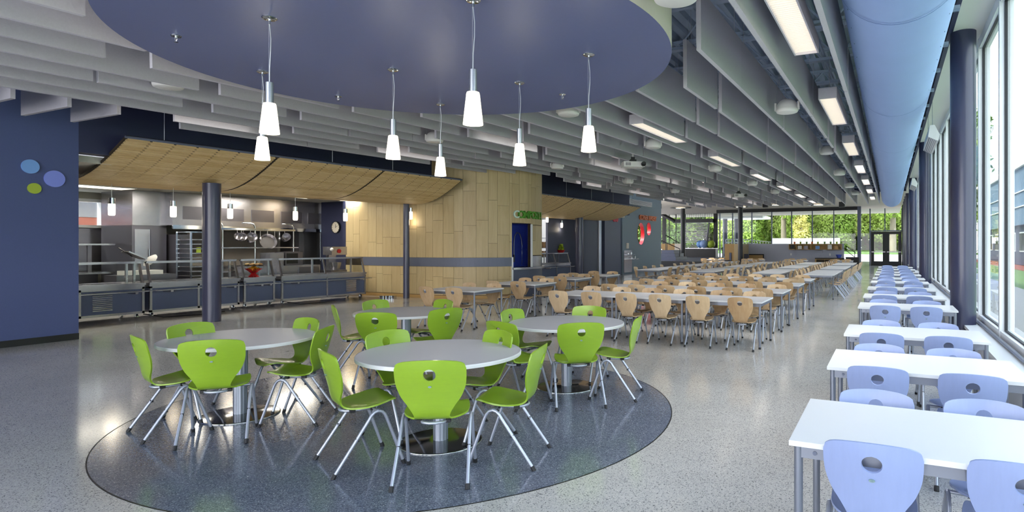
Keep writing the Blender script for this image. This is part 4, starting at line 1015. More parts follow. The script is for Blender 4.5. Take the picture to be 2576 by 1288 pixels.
# pass table with pot rack
XP = -15.4; a, b = onX(560, 600, XP).y, onX(742, 600, XP).y; L = b - a
t = empty('pot_rack_table', 'stainless work table with overhead shelf and pot rack', 'table', (XP, a, 0))
part(MB().box((-.7, -.2, .80), (.05, L + .3, .84)), 'table_top', M['steel'], t); part(MB().box((-.65, -.15, .3), (0, L + .25, .33)), 'under_shelf', M['steel'], t)
for y in (-.15, L * .5, L + .22):
    for x in (-.62, -.02): part(MB().tube([(x, y, 0), (x, y, .8)], .02, 8), 'leg', M['steel'], t, 40)
for y in (0, L * .42, L - .05): part(MB().tube([(0, y, .84), (0, y, 2.0), (0, y - .04, 2.06), (0, y - .12, 2.09), (0, y - .35, 2.09)], .02, 8), 'upright', M['chrome'], t, 50)
part(MB().box((-.15, -.1, 1.42), (.15, L, 1.45)), 'shelf', M['steel'], t); part(MB().box((-.02, -.15, 1.90), (.02, L, 1.95)), 'rail', M['chrome'], t)
def pan(y, z, r, dep, kind, lb):
    mb = MB()
    if kind == 'ladle': mb.tube([(0, 0, 0), (0, 0, -.2)], .008, 6); mb.sphere((0, 0, -.22), .035, 10, 6)
    else:
        Mx = Matrix.Translation((0, 0, -r - .1)) @ Matrix.Rotation(R(70), 4, 'Y') @ Matrix.Rotation(.3, 4, 'X')
        mb.lathe([(1e-4, 0), (r * .85, 0), (r, dep), (r * .96, dep), (r * .8, .01), (1e-4, .01)], 24, (0, 0, 0), Mx, cap=False); mb.tube([(0, 0, 0), (0, 0, -.12)], .009, 6)
    o = link(mb.mesh(kind, M['steel'], 40), kind, None, (XP, y, z)); tag(o, lb, {'ladle': 'ladle', 'saucepan': 'pot', 'frying_pan': 'pan'}[kind], 'utensils hanging from the pot rack')
for u, kind, r, dep, lb in ((607, 'saucepan', .11, .12, 'small steel saucepan hanging at the left end of the pot rack'), (630, 'saucepan', .13, .16, 'steel saucepan hanging left of the big pan'), (641, 'ladle', .03, 0, 'steel ladle hanging beside the left saucepan'), (655, 'ladle', .03, 0, 'steel ladle hanging left of the big pan'),
                            (673, 'frying_pan', .22, .08, 'biggest round steel pan in the middle of the pot rack'), (691, 'ladle', .02, 0, 'steel ladle hanging right of the big pan'), (703, 'ladle', .02, 0, 'steel ladle hanging in the right half of the pot rack'), (716, 'saucepan', .11, .17, 'steel saucepan hanging at the right end of the pot rack'), (612, 'ladle', .03, 0, 'steel ladle hanging at the left of the pot rack'), (597, 'saucepan', .1, .1, 'dark saucepan hanging behind the left upright')):
    pan(onX(u, 580, XP).y, 1.9, r, dep, kind, lb)
# microwave, fridge, meat slicer etc.
p = onX(712, 640, -14.9); t = empty('microwave', 'stainless microwave oven standing behind the right counter', 'microwave', (-14.8, 10.5, .0)); part(MB().box((-.4, .02, .95), (0, .42, 1.3)), 'left_box', M['steel'], t); part(MB().box((-.4, .46, .95), (0, 1.0, 1.32)), 'body', M['steel_dark'], t); part(MB().box((0, .5, 1.0), (.012, .84, 1.28)), 'door', M['black'], t)
a, b = onX(752, 600, -17.2).y, onX(790, 600, -17.2).y; t = empty('combi_oven', 'double stacked stainless convection oven at the right of the kitchen', 'oven', (-17.2, a, 0)); part(MB().box((-.9, 0, .2), (0, b - a, 1.95)), 'body', M['steel'], t); part(MB().box((0, .4, 1.2), (.03, b - a - .05, 1.9)), 'door', M['steel_dark'], t); part(MB().box((0, .4, .4), (.03, b - a - .05, 1.1)), 'door', M['steel_dark'], t)
a, b = onX(797, 600, -16.6).y, onX(812, 600, -16.6).y; t = empty('refrigerator', 'tall black open doorway cabinet beside the narrow navy wall', 'cabinet', (-16.6, a, 0)); part(MB().box((-.9, 0, 0), (0, b - a + .4, 2.0)), 'body', M['black'], t); part(MB().box((0, .1, 1.0), (.02, .13, 1.9)), 'handle', M['steel'], t)
p = onX(848, 690, -14.5); t = empty('food_mixer', 'stainless tabletop mixer behind the right serving counter', 'mixer', (-14.6, p.y, 0)); part(MB().box((-.35, -.2, .25), (.1, .35, .78)), 'stand', M['steel_dark'], t); part(MB().lathe([(1e-4, .78), (.12, .78), (.17, 1.0), (.165, 1.0)], 24, (-.1, .1, 0), None, cap=False), 'bowl', M['steel'], t, 50); part(MB().box((-.25, -.2, 1.22), (.12, .33, 1.46)), 'head', M['steel'], t); part(MB().box((-.3, -.05, .78), (-.18, .2, 1.3)), 'column', M['steel'], t); part(MB().sphere((.12, -.2, 1.38), .05, 10, 8), 'knob', M['white_plastic'], t); part(MB().lathe([(1e-4, 0), (.06, 0), (.06, .02), (1e-4, .02)], 16, (0, 0, 0), Matrix.Translation((.12, .05, 1.33)) @ Matrix.Rotation(R(90), 4, 'Y')), 'dial', M['red'], t)
t = empty('serving_cabinet', 'stainless undercounter refrigerator behind the right serving counter', 'cabinet', (-14.72, 9.9, 0)); part(MB().box((-.5, 0, 0), (0, 2.1, .95)), 'body', M['steel'], t)
for k in range(3): part(MB().box((0, .05 + k * .68, .2), (.02, .68 + k * .68, .9)), 'door', M['steel_dark'] if k == 2 else M['steel'], t)
p = onX(352, 640, -15.2); t = empty('food_slicer', 'white and steel food slicer behind the left serving counter', 'slicer', (-15.2, p.y, 0)); part(MB().box((-.4, -.5, .2), (.1, .7, .84)), 'stand', M['steel_dark'], t); part(MB().box((-.3, -.3, .84), (.05, .45, .93)), 'base', M['white_plastic'], t)
part(MB().lathe([(1e-4, 0), (.16, 0), (.17, .03), (.1, .07), (1e-4, .07)], 24, (0, 0, 0), Matrix.Translation((-.05, .25, 1.14)) @ Matrix.Rotation(R(50), 4, 'X')), 'blade_guard', M['white_plastic'], t, 40); part(MB().box((-.2, -.3, 0), (.1, .1, .03), Matrix.Translation((0, 0, 1.22)) @ Matrix.Rotation(R(-25), 4, 'X')), 'tray', M['steel'], t); part(MB().tube([(0, -.15, 1.25), (0, -.42, 1.45)], .012, 6), 'handle', M['black'], t)
a, b = 4.2, onX(290, 600, -17.4).y; t = empty('wall_shelf_table', 'stainless work table with raised shelf below the kitchen window', 'table', (-17.4, a, 0)); part(MB().box((-.9, 0, .8), (0, b - a, .84)), 'table_top', M['steel'], t); part(MB().box((-.6, 0, 1.5), (.0, b - a, 1.54)), 'shelf', M['steel'], t); part(MB().box((-.2, b - a - .5, .84), (-.15, b - a - .42, 1.5)), 'post', M['steel_dark'], t); part(MB().box((-1.2, 0, .84), (-1.18, b - a + .5, 1.93)), 'splash_panel', M['steel'], t); part(MB().box((-.85, .1, 0), (-.8, b - a, .8)), 'leg', M['steel_dark'], t)
# under counter hose and pipes
tag(part(MB().tube([(-13.75, 7.0, .1), (-13.6, 7.3, .014), (-13.35, 7.9, .014), (-13.5, 8.5, .014)], .012, 6), 'hose', M['black'], None, 50), 'black hose lying on the floor under the serving counters', 'hose')
tag(part(MB().tube([(-13.75, 10.1, .1), (-13.5, 10.4, .01), (-13.38, 10.9, .01), (-13.55, 11.5, .01)], .008, 6), 'power_cord', M['black'], None, 50), 'black power cord lying under the right serving counter', 'cord')
for k, u in enumerate((962, 977, 990)):
    p = onZ(u, 752, 0); tag(part(MB().box((p.x - .06, p.y - .05, 0), (p.x + .06, p.y + .05, .09)), 'floor_outlet', M['chrome']), 'small chrome floor outlet before the wood wall, %s from the left' % ORD[k], 'outlet', 'floor outlets before the wood wall')
# spray faucet in the niche
p = onX(1312, 620, -10.3); q = (pa + pb) / 2 + nbk * .55; t = empty('spray_faucet', 'tall arched kitchen spray faucet in the blue niche', 'faucet', (q.x, q.y, 0)); dv = (pb - pa).normalized()
def qq(a_, z): return (dv.x * a_, dv.y * a_, z)
part(MB().tube([qq(-.20, 1.2), qq(-.20, 1.6), qq(-.17, 1.78), qq(-.08, 1.88), qq(.03, 1.85), qq(.10, 1.7), qq(.13, 1.5)], .016, 8), 'spring_hose', M['steel_dark'], t, 50)
part(MB().tube([qq(.13, .9), qq(.13, 1.5)], .012, 8), 'riser', M['chrome'], t); part(MB().tube([qq(.1, 1.38), qq(.3, 1.38)], .012, 8), 'spout', M['chrome'], t); part(MB().tube([qq(-.20, 1.0), qq(-.20, 1.22)], .03, 8), 'spray_head', M['black'], t)
# second servery shelf and apples
p = onX(1383, 600, -15.5); t = empty('glass_shelf_unit', 'glass and steel shelf unit behind the second servery', 'shelf', (-15.5, p.y - .7, 0)); fr = MB()
for yy in (-.2, .55, 1.05): fr.tube([(0, yy, 0), (0, yy, 2.1)], .02, 6)
part(fr, 'post', M['chrome'], t)
for z in (1.35, 1.85, .9): part(MB().box((-.3, -.25, z), (.1, 1.1, z + .02)), 'shelf', M['steel'], t)
jm_ = MB().lathe([(.09, 0), (.1, .02), (.1, .22), (.06, .27), (.06, .3)], 14).mesh('jar', M['bread'], 40)
for k in range(8): tag(link(jm_, 'jar', None, (-15.6, p.y - .75 + .2 * (k % 4) * 1.3, (1.37, .92)[k // 4])), 'brown jar on the %s shelf behind the second servery, %s from the left' % (('middle', 'lower')[k // 4], ORD[k % 4]), 'jar', 'jars on the glass shelf unit')
p = onX(1411, 622, -13.4); t = tag(part(MB().lathe([(1e-4, 0), (.12, 0), (.2, .12), (.19, .12), (.1, .02), (1e-4, .02)], 20, (-13.4, p.y, 1.17), None, cap=False), 'fruit_bowl', M['red']), 'red bowl of green apples on top of the second servery', 'bowl')
am = MB().sphere((0, 0, 0), .055, 10, 7).mesh('apple', M['apple'], 60)
for k in range(14):
    a_ = k * 2.1; r_ = .1 if k < 7 else .06; tag(link(am, 'apple', None, (-13.4 + r_ * math.cos(a_), p.y + r_ * math.sin(a_), 1.25 + .065 * (k // 3))), 'green apple heaped in the red bowl on the second servery', 'fruit', 'apples in the red bowl')
# window side heaters hung from the soffit
for k, (y, lb) in enumerate(((13.9, 'white bar heater hung by the glass wall, nearest the camera'), (24.6, 'white bar heater hung by the glass wall, second from the camera'))):
    t = empty('bar_heater', lb, 'heater', (.80, y, 0), 0, 'bar heaters hung by the glass wall'); mb = MB(); prf = [(-.09, 3.72), (.09, 3.62), (.12, 3.75), (.03, 3.95), (-.06, 3.95)]
    Mm = Matrix(((1, 0, 0, 0), (0, 0, 1, 0), (0, 1, 0, 0), (0, 0, 0, 1))); mb.prism(prf, 0, 2.0, Mm); part(mb, 'casing', M['white_plastic'], t)
    gr = MB()
    for j in range(5): gr.box((-.07 + .03 * j, .05, 3.70 - .016 * j), (-.055 + .03 * j, 1.95, 3.712 - .016 * j))
    part(gr, 'grille', M['steel_dark'], t)
    for yy in (.25, 1.75): part(MB().tube([(0, yy, 3.95), (0, yy, 4.48)], .006, 5), 'chain', M['chrome'], t)
# ================================================================= FAR END OF THE HALL
YE, YG = 48.6, 46.6
def X_(u, Y): return onY(u, 617, Y).x
def Z_(u, v, Y): return onY(u, v, Y).z
# guard wall, cubby shelf, benches
a, b = X_(1868, YG), X_(2123, YG); zt = Z_(2000, 613, YG)
struct(part(MB().box((a, YG, 0), (b, YG + .2, zt)), 'wall_guard', M['guard_wall']), 'low pale grey guard wall across the far end')
a, b = X_(1986, YG), X_(2118, YG); z0, z1 = Z_(2050, 628, YG), Z_(2050, 614, YG)
t = empty('cubby_shelf', 'blond wood wall cubby shelf with display books and potted plants on top', 'shelf', (a, YG, 0)); w_ = b - a
fr = MB(); fr.box((0, -.3, z1 - .04), (w_, 0, z1)); fr.box((0, -.3, z0), (w_, 0, z0 + .04))
for q in (0, .14, .28, .42, .72, .98): fr.box((q * w_, -.3, z0), (q * w_ + .04, 0, z1))
part(fr, 'frame', M['box_wood'], t); part(MB().box((0, -.02, z0), (w_, -.005, z1)), 'back_panel', M['box_wood'], t)
for k, (q, m) in enumerate(((.07, 'black'), (.21, 'white_plastic'), (.33, 'steel_dark'), (.55, 'disc_sky'), (.78, 'white_plastic'), (.9, 'bread'))):
    tag(part(MB().box((a + q * w_ - .14, YG - .27, z0 + .04), (a + q * w_ + .14, YG - .23, z0 + .04 + (.34 if k in (0, 4) else .24))), 'display_book', M[m]), 'book standing face out in the cubby shelf, %s from the left' % ORD[k], 'book', 'books on display in the cubby shelf')
for k, u in enumerate((1999.5, 2014.5, 2030, 2043.5, 2058, 2075, 2090, 2105.5)):
    x = X_(u, YG); m = ('letter_orange', 'disc_lime', 'leaf_c', 'letter_orange', 'disc_lime', 'leaf_c', 'leaf_c', 'disc_lime')[k]
    t = empty('potted_plant', 'small potted plant on the cubby shelf, %s from the left' % ORD[k], 'plant', (x, YG - .15, z1), 0, 'potted plants on the cubby shelf')
    part(MB().lathe([(.055, 0), (.075, .15), (.085, .15), (.085, .18), (.07, .18)], 14), 'pot', M[m], t, 40)
    lf = MB()
    for j in range(14):
        aa = rnd.uniform(0, 6.28); r_ = rnd.uniform(.02, .09); zz = .2 + rnd.uniform(0, .18); c = Vector((r_ * math.cos(aa), r_ * math.sin(aa), zz)); e1 = Vector((math.cos(aa), math.sin(aa), .4)) * .05; e2 = Vector((-math.sin(aa), math.cos(aa), 0)) * .025
        lf.add([c - e1, c + e2, c + e1, c - e2], [(0, 1, 2, 3)])
    lf.tube([(0, 0, .16), (0, 0, .3)], .006, 4); part(lf, 'foliage', M['leaf_c'], t)
a, b = X_(2050, 45.6), X_(2122, 45.6); zb_ = Z_(2090, 649, 45.6)
t = empty('low_cabinet', 'long low wooden cabinet with black frame below the cubby shelf', 'cabinet', (a, 45.6, 0)); w_ = b - a
part(MB().box((0, 0, zb_ - .07), (w_, .9, zb_)), 'top', M['black'], t); part(MB().box((0, .04, 0), (w_, .9, zb_ - .07)), 'body', M['box_wood'], t); part(MB().box((w_ - .07, 0, 0), (w_, .9, zb_ - .07)), 'end_post', M['black'], t)
for k in range(3): part(MB().box((.1 + k * (w_ - .2) / 3, .02, .08), (-.02 + .1 + (k + 1) * (w_ - .2) / 3, .05, zb_ - .12)), 'door', M['slot_dark'], t)
o = part(MB().lathe([(1e-4, 0), (.12, 0), (.22, .24), (.21, .24), (.11, .02), (1e-4, .02)], 20, (X_(2110, 45.9), 46.0, zb_), None, cap=False), 'bowl', M['sink_blue']); tag(o, 'deep blue bowl on the low cabinet at the right end', 'bowl')
for k, u in enumerate((1990, 2088)): o = part(MB().box((X_(u, YG) - .05, YG - .02, .74), (X_(u, YG) + .05, YG, .9)), 'outlet', M['white_plastic']); tag(o, 'white wall outlet on the guard wall, %s one' % ('left', 'right')[k], 'outlet')
a, b = X_(1870, 46), X_(1919, 46); t = empty('notice_board', 'tan framed board leaning at the left of the guard wall', 'board', (a, 46.3, 0)); zt2 = Z_(1890, 640, 46)
part(MB().box((0, 0, .1), (b - a, .05, zt2)), 'panel', M['box_wood'], t); part(MB().box((-.02, -.03, zt2 - .05), (b - a + .02, .06, zt2 + .03)), 'frame', M['black'], t); part(MB().box((b - a - .05, -.03, .0), (b - a + .02, .06, zt2)), 'frame', M['black'], t)
o = part(MB().box((X_(1869, 45), 45, 0), (X_(1882, 45), 45.3, .85)), 'storage_bin', M['grey_panel']); tag(o, 'dark grey bin beside the black column', 'bin')
a, c, b = X_(1823, 43.6), X_(1847, 43.6), X_(1861, 43.6); zt3 = Z_(1840, 613.5, 43.6)
t = empty('wood_box', 'tall two-sided wooden box wall at the left end of the guard wall', 'partition', (a, 43.6, 0)); part(MB().box((0, .0, 0), (c - a, 3.0, zt3)), 'brown_side', M['box_wood'], t); part(MB().box((c - a, -.05, 0), (b - a, 3.0, zt3 + .005)), 'blond_side', M['drum_wood'], t); part(MB().box((c - a - .35, -.06, 0), (c - a - .2, -.01, .95)), 'slot_panel', M['grey_panel'], t)
struct(part(MB().box((X_(2127, YG), YG + .2, 0), (X_(2161, YG), YG + .5, Z_(2145, 647, YG))), 'wall_low', M['black']), 'low black wall right of the guard wall')
# stair rails beyond it
t = empty('handrail', 'thin metal stair handrail outside the glass, right of the guard wall', 'railing', (0, 0, 0)); mb = MB()
for dz in (0, -.35): mb.tube([(X_(2127, 47.8), 47.8, Z_(2127, 617, 47.8) + dz), (X_(2153, 47.8), 47.8, Z_(2153, 637, 47.8) + dz)], .025, 6)
mb.tube([(X_(2150, 47.8), 47.8, .6), (X_(2150, 47.8), 47.8, Z_(2150, 632, 47.8))], .025, 6); part(mb, 'rail', M['black'], t)
# ---- end glass wall
ztop = Z_(2000, 532, YE); HD = 4.4
struct(part(MB().box((X_(1803, YE), YE - .1, ztop), (X_(2157, YE), YE + .15, HD)), 'trim_4', M['black']), 'black beam above the end windows')
struct(part(MB().box((X_(2157, YE), YE - .15, 0), (X_(2166, YE), YE + .2, HD)), 'trim_5', M['band_grey']), 'grey pier beside the end doors')
ms = [1811, 1843, 1891.5, 1941.5, 1991.5, 2043.5, 2097.5, 2153]
nwin = 41
for i in range(len(ms) - 1):
    xa, xb = X_(ms[i], YE), X_(ms[i + 1], YE)
    w = struct(part(MB().box((xa, YE + .02, 0), (xb, YE + .035, ztop)), 'window_%d' % nwin, M['glass'])); nwin += 1
    part(MB().box((xa - .035, YE - .08, 0), (xa + .035, YE + .1, ztop)), 'frame', M['band_grey'], w)
# door bay: side light, transoms, doors
x0, x1, x2, xm, x3 = X_(2166, YE), X_(2189, YE), X_(2190, YE), X_(2229, YE), X_(2269, YE); zd = Z_(2230, 583, YE); zt5 = Z_(2230, 524, YE)
w = struct(part(MB().box((x0, YE + .02, 0), (x1, YE + .035, zt5)), 'window_%d' % nwin, M['glass'])); nwin += 1; part(MB().box((x1 - .05, YE - .08, 0), (x1 + .04, YE + .1, zt5)), 'frame', M['band_grey'], w)
for xa, xb in ((x1, X_(2226, YE)), (X_(2226, YE), x3)):
    w = struct(part(MB().box((xa, YE + .02, zd + .1), (xb, YE + .035, zt5)), 'window_%d' % nwin, M['glass'])); nwin += 1
    fr = MB().box((xa, YE - .06, zd + .02), (xb, YE + .1, zd + .1)); fr.box((xb - .035, YE - .06, zd + .1), (xb + .035, YE + .1, zt5)); part(fr, 'frame', M['band_grey'], w)
for k, (xa, xb) in enumerate(((x2 + .02, xm), (xm, x3 - .02))):
    fr = MB(); fr.box((xa, YE - .03, 0), (xa + .22, YE + .03, zd)); fr.box((xb - .22, YE - .03, 0), (xb, YE + .03, zd)); fr.box((xa + .22, YE - .03, zd - .18), (xb - .22, YE + .03, zd)); fr.box((xa + .22, YE - .03, 0), (xb - .22, YE + .03, .32))
    dr = struct(part(fr, 'door_%d' % (k + 1), M['black']), 'black framed glass door, %s leaf' % ('left', 'right')[k])
    part(MB().box((xa + .22, YE - .005, .32), (xb - .22, YE + .005, zd - .18)), 'pane', M['glass'], dr); part(MB().box((xa + .05, YE - .09, .98), (xb - .05, YE - .05, 1.04)), 'push_bar', M['steel'], dr)
struct(part(MB().box((x3, YE - .2, 0), (1.25, YE + .2, HD)), 'trim_6', M['black']), 'dark pier between the doors and the glass wall')
struct(part(MB().box((.25, 33, 0), (.30, YE, HD)), 'trim_7', M['column']), 'dark folded panels along the glass wall end') if 0 else None
for k in range(4): tag(part(MB().cyl((.95, 38.5 + 2.4 * k), .13, 0, 4.48, 16), 'round_column', M['column'], None, 40), 'dark round column at the glass wall, %s from the camera' % ORD[3 + k], 'column', 'round columns along the glass wall')
# ---- stage on the left
PF = 38.8
struct(part(MB().box((-22, PF, 0), (-10.6, 56, .42)), 'stage_floor', M['grey_panel']), 'raised stage floor beyond the bakery wall')
struct(part(MB().box((-22, PF - .02, 0), (-10.6, PF, .42)), 'stage_riser', M['black']), 'black stage riser')
YS = 52.0
a, b = X_(1724, YS), X_(1800, YS)
t = empty('bench', 'long black bench with pale top at the back of the stage', 'bench', (a, YS, .42)); part(MB().box((0, 0, 0), (b - a, .9, Z_(1760, 626, YS) - .42)), 'base', M['black'], t); part(MB().box((0, -.05, Z_(1760, 626, YS) - .42), (b - a, .9, Z_(1760, 624, YS) - .42)), 'seat', M['steel'], t)
zs = Z_(1760, 624, YS)
for k, (u, r_, yy, m, lb) in enumerate(((1757, .34, YS + .55, 'disc_sky', 'pale blue exercise ball, the rear left one'), (1769, .36, YS + .2, 'duct', 'pale blue exercise ball, the front one'), (1780, .30, YS + .6, 'apple', 'lime exercise ball, half hidden behind the others'), (1788, .34, YS + .2, 'disc_lime', 'olive green exercise ball at the right end'))):
    o = link(MB().sphere((0, 0, 0), r_, 24, 16).mesh('exercise_ball', M[m], 60), 'exercise_ball', None, (X_(u, YS), yy, zs + r_)); tag(o, lb, 'ball', 'exercise balls on the stage bench')
# dark posts, beams and hanging stair with glass behind
YB = 54.0
bx = lambda u0, u1, v0, v1, Y, d=.3: MB().box((X_(u0, Y), Y, Z_((u0 + u1) / 2, v1, Y)), (X_(u1, Y), Y + d, Z_((u0 + u1) / 2, v0, Y)))
struct(part(bx(1795, 1804, 528, 646, YB), 'trim_8', M['black']), 'black post at the right of the stage window')
struct(part(bx(1666, 1674, 545, 640, YB), 'trim_9', M['black']), 'dark post in the stage corner')
struct(part(bx(1654, 1804, 527, 532, YB), 'trim_10', M['black']), 'black beam over the stage')
for i, (ua, ub) in enumerate(((1654, 1666), (1674, 1683), (1683, 1700), (1700, 1724), (1724, 1795), (1804, 1812))):
    struct(part(bx(ua, ub, 531, 646, YB + .12, .02), 'window_%d' % nwin, M['glass'])); nwin += 1
    part(bx(ua - .6, ua + .6, 531, 646, YB, .15), 'frame', M['black'], col.objects['window_%d' % (nwin - 1)])
t = empty('hanging_stair', 'black steel stair with open treads behind the stage', 'staircase', (0, 0, 0)); YT = 53.2
part(bx(1693, 1790, 551, 560, YT, 1.2), 'landing', M['black'], t)
dg = MB(); p0_, p1_ = (X_(1655, YT), YT, Z_(1655, 534, YT)), (X_(1697, YT), YT, Z_(1697, 556, YT)); dg.tube([p0_, p1_], .17, 4); part(dg, 'stringer', M['black'], t)
for k in range(12):
    v = 563 + 4.1 * k; part(bx(1723, 1778 - k * .3, v, v + 1.7, YT + .04 * k, .28), 'tread', M['steel_dark'], t)
st = MB(); st.tube([(X_(1784, YT), YT, Z_(1784, 560, YT)), (X_(1777, YT), YT, Z_(1777, 612, YT))], .08, 4); part(st, 'stringer', M['steel_dark'], t)
rl_ = MB()
for k in range(22): u = 1693 + 4.6 * k; rl_.tube([(X_(u, YT), YT, Z_(u, 551, YT)), (X_(u, YT), YT, Z_(u, 534, YT))], .018, 4)
rl_.tube([(X_(1665, YT), YT, Z_(1665, 527, YT) - .1), (X_(1697, YT), YT, Z_(1697, 538, YT)), (X_(1790, YT), YT, Z_(1790, 536, YT))], .03, 5); part(rl_, 'railing', M['steel'], t)
# steps with rails at the left of the stage
t = empty('stage_steps', 'grey steps with tan side wall at the left of the stage', 'steps', (0, 0, 0)); YQ = 41.0
for k in range(3): part(MB().box((X_(1652, YQ), YQ + .5 * k, .42), (X_(1700 - 8 * k, YQ), YQ + 2.6, .42 + .24 * (k + 1))), 'step', M['grey_panel'], t)
part(MB().box((X_(1656, 45), 45, .42), (X_(1697, 45), 45.2, Z_(1680, 613, 45))), 'side_wall', M['box_wood'], t); part(MB().box((X_(1697, 45), 45, .42), (X_(1716, 45), 45.2, Z_(1680, 613, 45))), 'end_panel', M['cream'], t)
t = empty('handrail', 'grey metal handrail beside the bakery wall steps', 'railing', (0, 0, 0)); mb = MB(); YR = 37.5
for u0, v0, u1, v1 in ((1630, 655, 1655, 616), (1636, 668, 1660, 628)): mb.tube([(X_(u0, YR), YR, Z_(u0, v0, YR)), (X_(u1, YR), YR, Z_(u1, v1, YR)), (X_(u1 + 6, YR), YR, Z_(u1, v1, YR))], .03, 6)
for u in (1632, 1640, 1648, 1656, 1661): mb.tube([(X_(u, YR), YR, 0), (X_(u, YR), YR, Z_(u, 654 - (u - 1630) * 1.5, YR))], .025, 6)
part(mb, 'rail', M['steel'], t, 50)
t = empty('handrail', 'thin dark handrail on posts above the stage steps', 'railing', (0, 0, 0)); mb = MB(); YR = 42.5
mb.tube([(X_(1655, YR), YR, Z_(1655, 601, YR)), (X_(1710, YR), YR, Z_(1710, 626, YR))], .03, 6); mb.tube([(X_(1675, YR), YR, Z_(1675, 592, YR)), (X_(1710, YR), YR, Z_(1710, 612, YR))], .03, 6)
for u in (1675, 1678, 1710): mb.tube([(X_(u, YR), YR, .42), (X_(u, YR), YR, Z_(u, 611 if u < 1700 else 626, YR))], .025, 6)
mb.tube([(X_(1818, 46), 46, .42), (X_(1818, 46), 46, Z_(1818, 621, 46))], .04, 6); part(mb, 'rail', M['black'], t, 50)
# speakers, ceiling discs and fans under the far ceiling
for k, (u, v) in enumerate(((1656, 519), (1764, 516), (1926, 516), (2118, 515))):
    p = onY(u, v, 38.0 if k else 34.5); tag(part(MB().box((p.x - .16, p.y - .15, p.z - .14), (p.x + .16, p.y + .15, p.z + .16)).box((p.x - .02, p.y - .02, p.z + .16), (p.x + .02, p.y + .02, 4.4)), 'loudspeaker', M['black']), 'black loudspeaker hanging under the far ceiling, %s from the left' % ORD[k], 'speaker', 'black loudspeakers at the far ceiling')
for k, (u, v) in enumerate(((1712, 524), (1864, 521), (1955, 516), (2060, 516))):
    p = onZ(u, v, 4.33); t = empty('ceiling_disc_light', 'round black ceiling ring with bright centre light, %s from the left' % ORD[k], 'ceiling light', (p.x, min(p.y, 46), 4.33), 0, 'ring lights in the far ceiling')
    part(MB().lathe([(.55, 0), (.8, .01), (.8, .03), (.55, .03)], 32, cap=False), 'ring', M['black'], t); part(MB().lathe([(.35, .0), (.35, .03)], 24), 'light', M['kitchen_glow'], t)
# wall air grille above the bakery wall
p0_, p1_ = onX(1584, 505, -12.3), onX(1640, 512, -12.3); t = empty('air_grille', 'long white air grille high on the bakery wall', 'vent', (-12.395, p0_.y, p0_.z - .15))
part(MB().box((0, 0, 0), (.1, p1_.y - p0_.y, .26)), 'housing', M['white_plastic'], t); sl2 = MB(); 
for k in range(4): sl2.box((.1, .05, .04 + .055 * k), (.11, p1_.y - p0_.y - .05, .06 + .055 * k))
part(sl2, 'slot', M['steel_dark'], t)

# ================================================================= OUTSIDE
struct(part(MB().box((-150, 48.8, -.25), (110, 112, -.05)), 'pavement', M['pave']), 'bright pale pavement outside the end windows')
struct(part(MB().box((-150, 112, -.25), (110, 126, .3)), 'lawn', M['grass']), 'lawn strip before the trees')
struct(part(MB().box((-150, 126, -.25), (110, 200, .5)), 'woodland_floor', M['leaf_c']))
struct(part(MB().box((1.26, -10, -.3), (4.2, 75, -.03)), 'path', M['pave']), 'paved path along the glass wall')
struct(part(MB().box((4.2, -10, -.3), (30, 75, -.035)), 'lawn', M['grass']), 'green lawn outside the glass wall')
struct(part(MB().box((7.2, 24, -.3), (9, 75, -.02)), 'path', M['brick']), 'brick path before the neighbouring wing')
# neighbouring wing seen through the right glass
t = empty('neighbouring_building', 'two storey wing with pale vertical metal siding outside the right windows', 'building', (9, 24, 0)); bdg = MB().box((0, 0, 0), (6, 51, 3.0)); part(bdg, 'ground_floor', M['grey_panel'], t)
part(MB().box((-.3, 0, 3.0), (6, 51, 7.2)), 'upper_wall', M['siding'], t); part(MB().box((-.5, 0, 7.2), (6, 51, 8.2)), 'parapet', M['white_frame'], t)
rb2 = MB()
for k in range(175): rb2.box((-.34, .15 + k * .29, 3.0), (-.3, .2 + k * .29, 7.2))
part(rb2, 'siding_rib', M['siding'], t)['kind'] = 'stuff'
for k in range(13):
    w = part(MB().box((-.04, 1.5 + 3.9 * k, 1.0), (0, 3.7 + 3.9 * k, 2.5)), 'window', M['white_frame'], t); part(MB().box((-.06, 1.6 + 3.9 * k, 1.1), (-.03, 2.55 + 3.9 * k, 2.4)).box((-.06, 2.65 + 3.9 * k, 1.1), (-.03, 3.6 + 3.9 * k, 2.4)), 'pane', M['steel_dark'], w)
for z in (4.3, 5.4): part(MB().box((-.4, 0, z), (-.3, 51, z + .08)), 'band', M['white_frame'], t)
t = empty('garden_bench', 'white bench on the path outside the nearest window', 'bench', (2.3, 7.4, -.05)); part(MB().box((-.25, 0, .38), (.25, 1.5, .44)), 'seat', M['white_frame'], t)
for y in (.1, 1.3): part(MB().box((-.22, y, 0), (.22, y + .1, .38)), 'leg', M['white_frame'], t)
# brick building outside the kitchen window
t = empty('brick_building', 'red brick building outside the kitchen window', 'building', (-24.5, 2, 0)); part(MB().box((-1, 0, 0), (0, 14, 2.45)), 'brick_wall', M['brick'], t); part(MB().box((-1, 0, 2.45), (.02, 14, 5)), 'glass_block_wall', M['steel'], t)
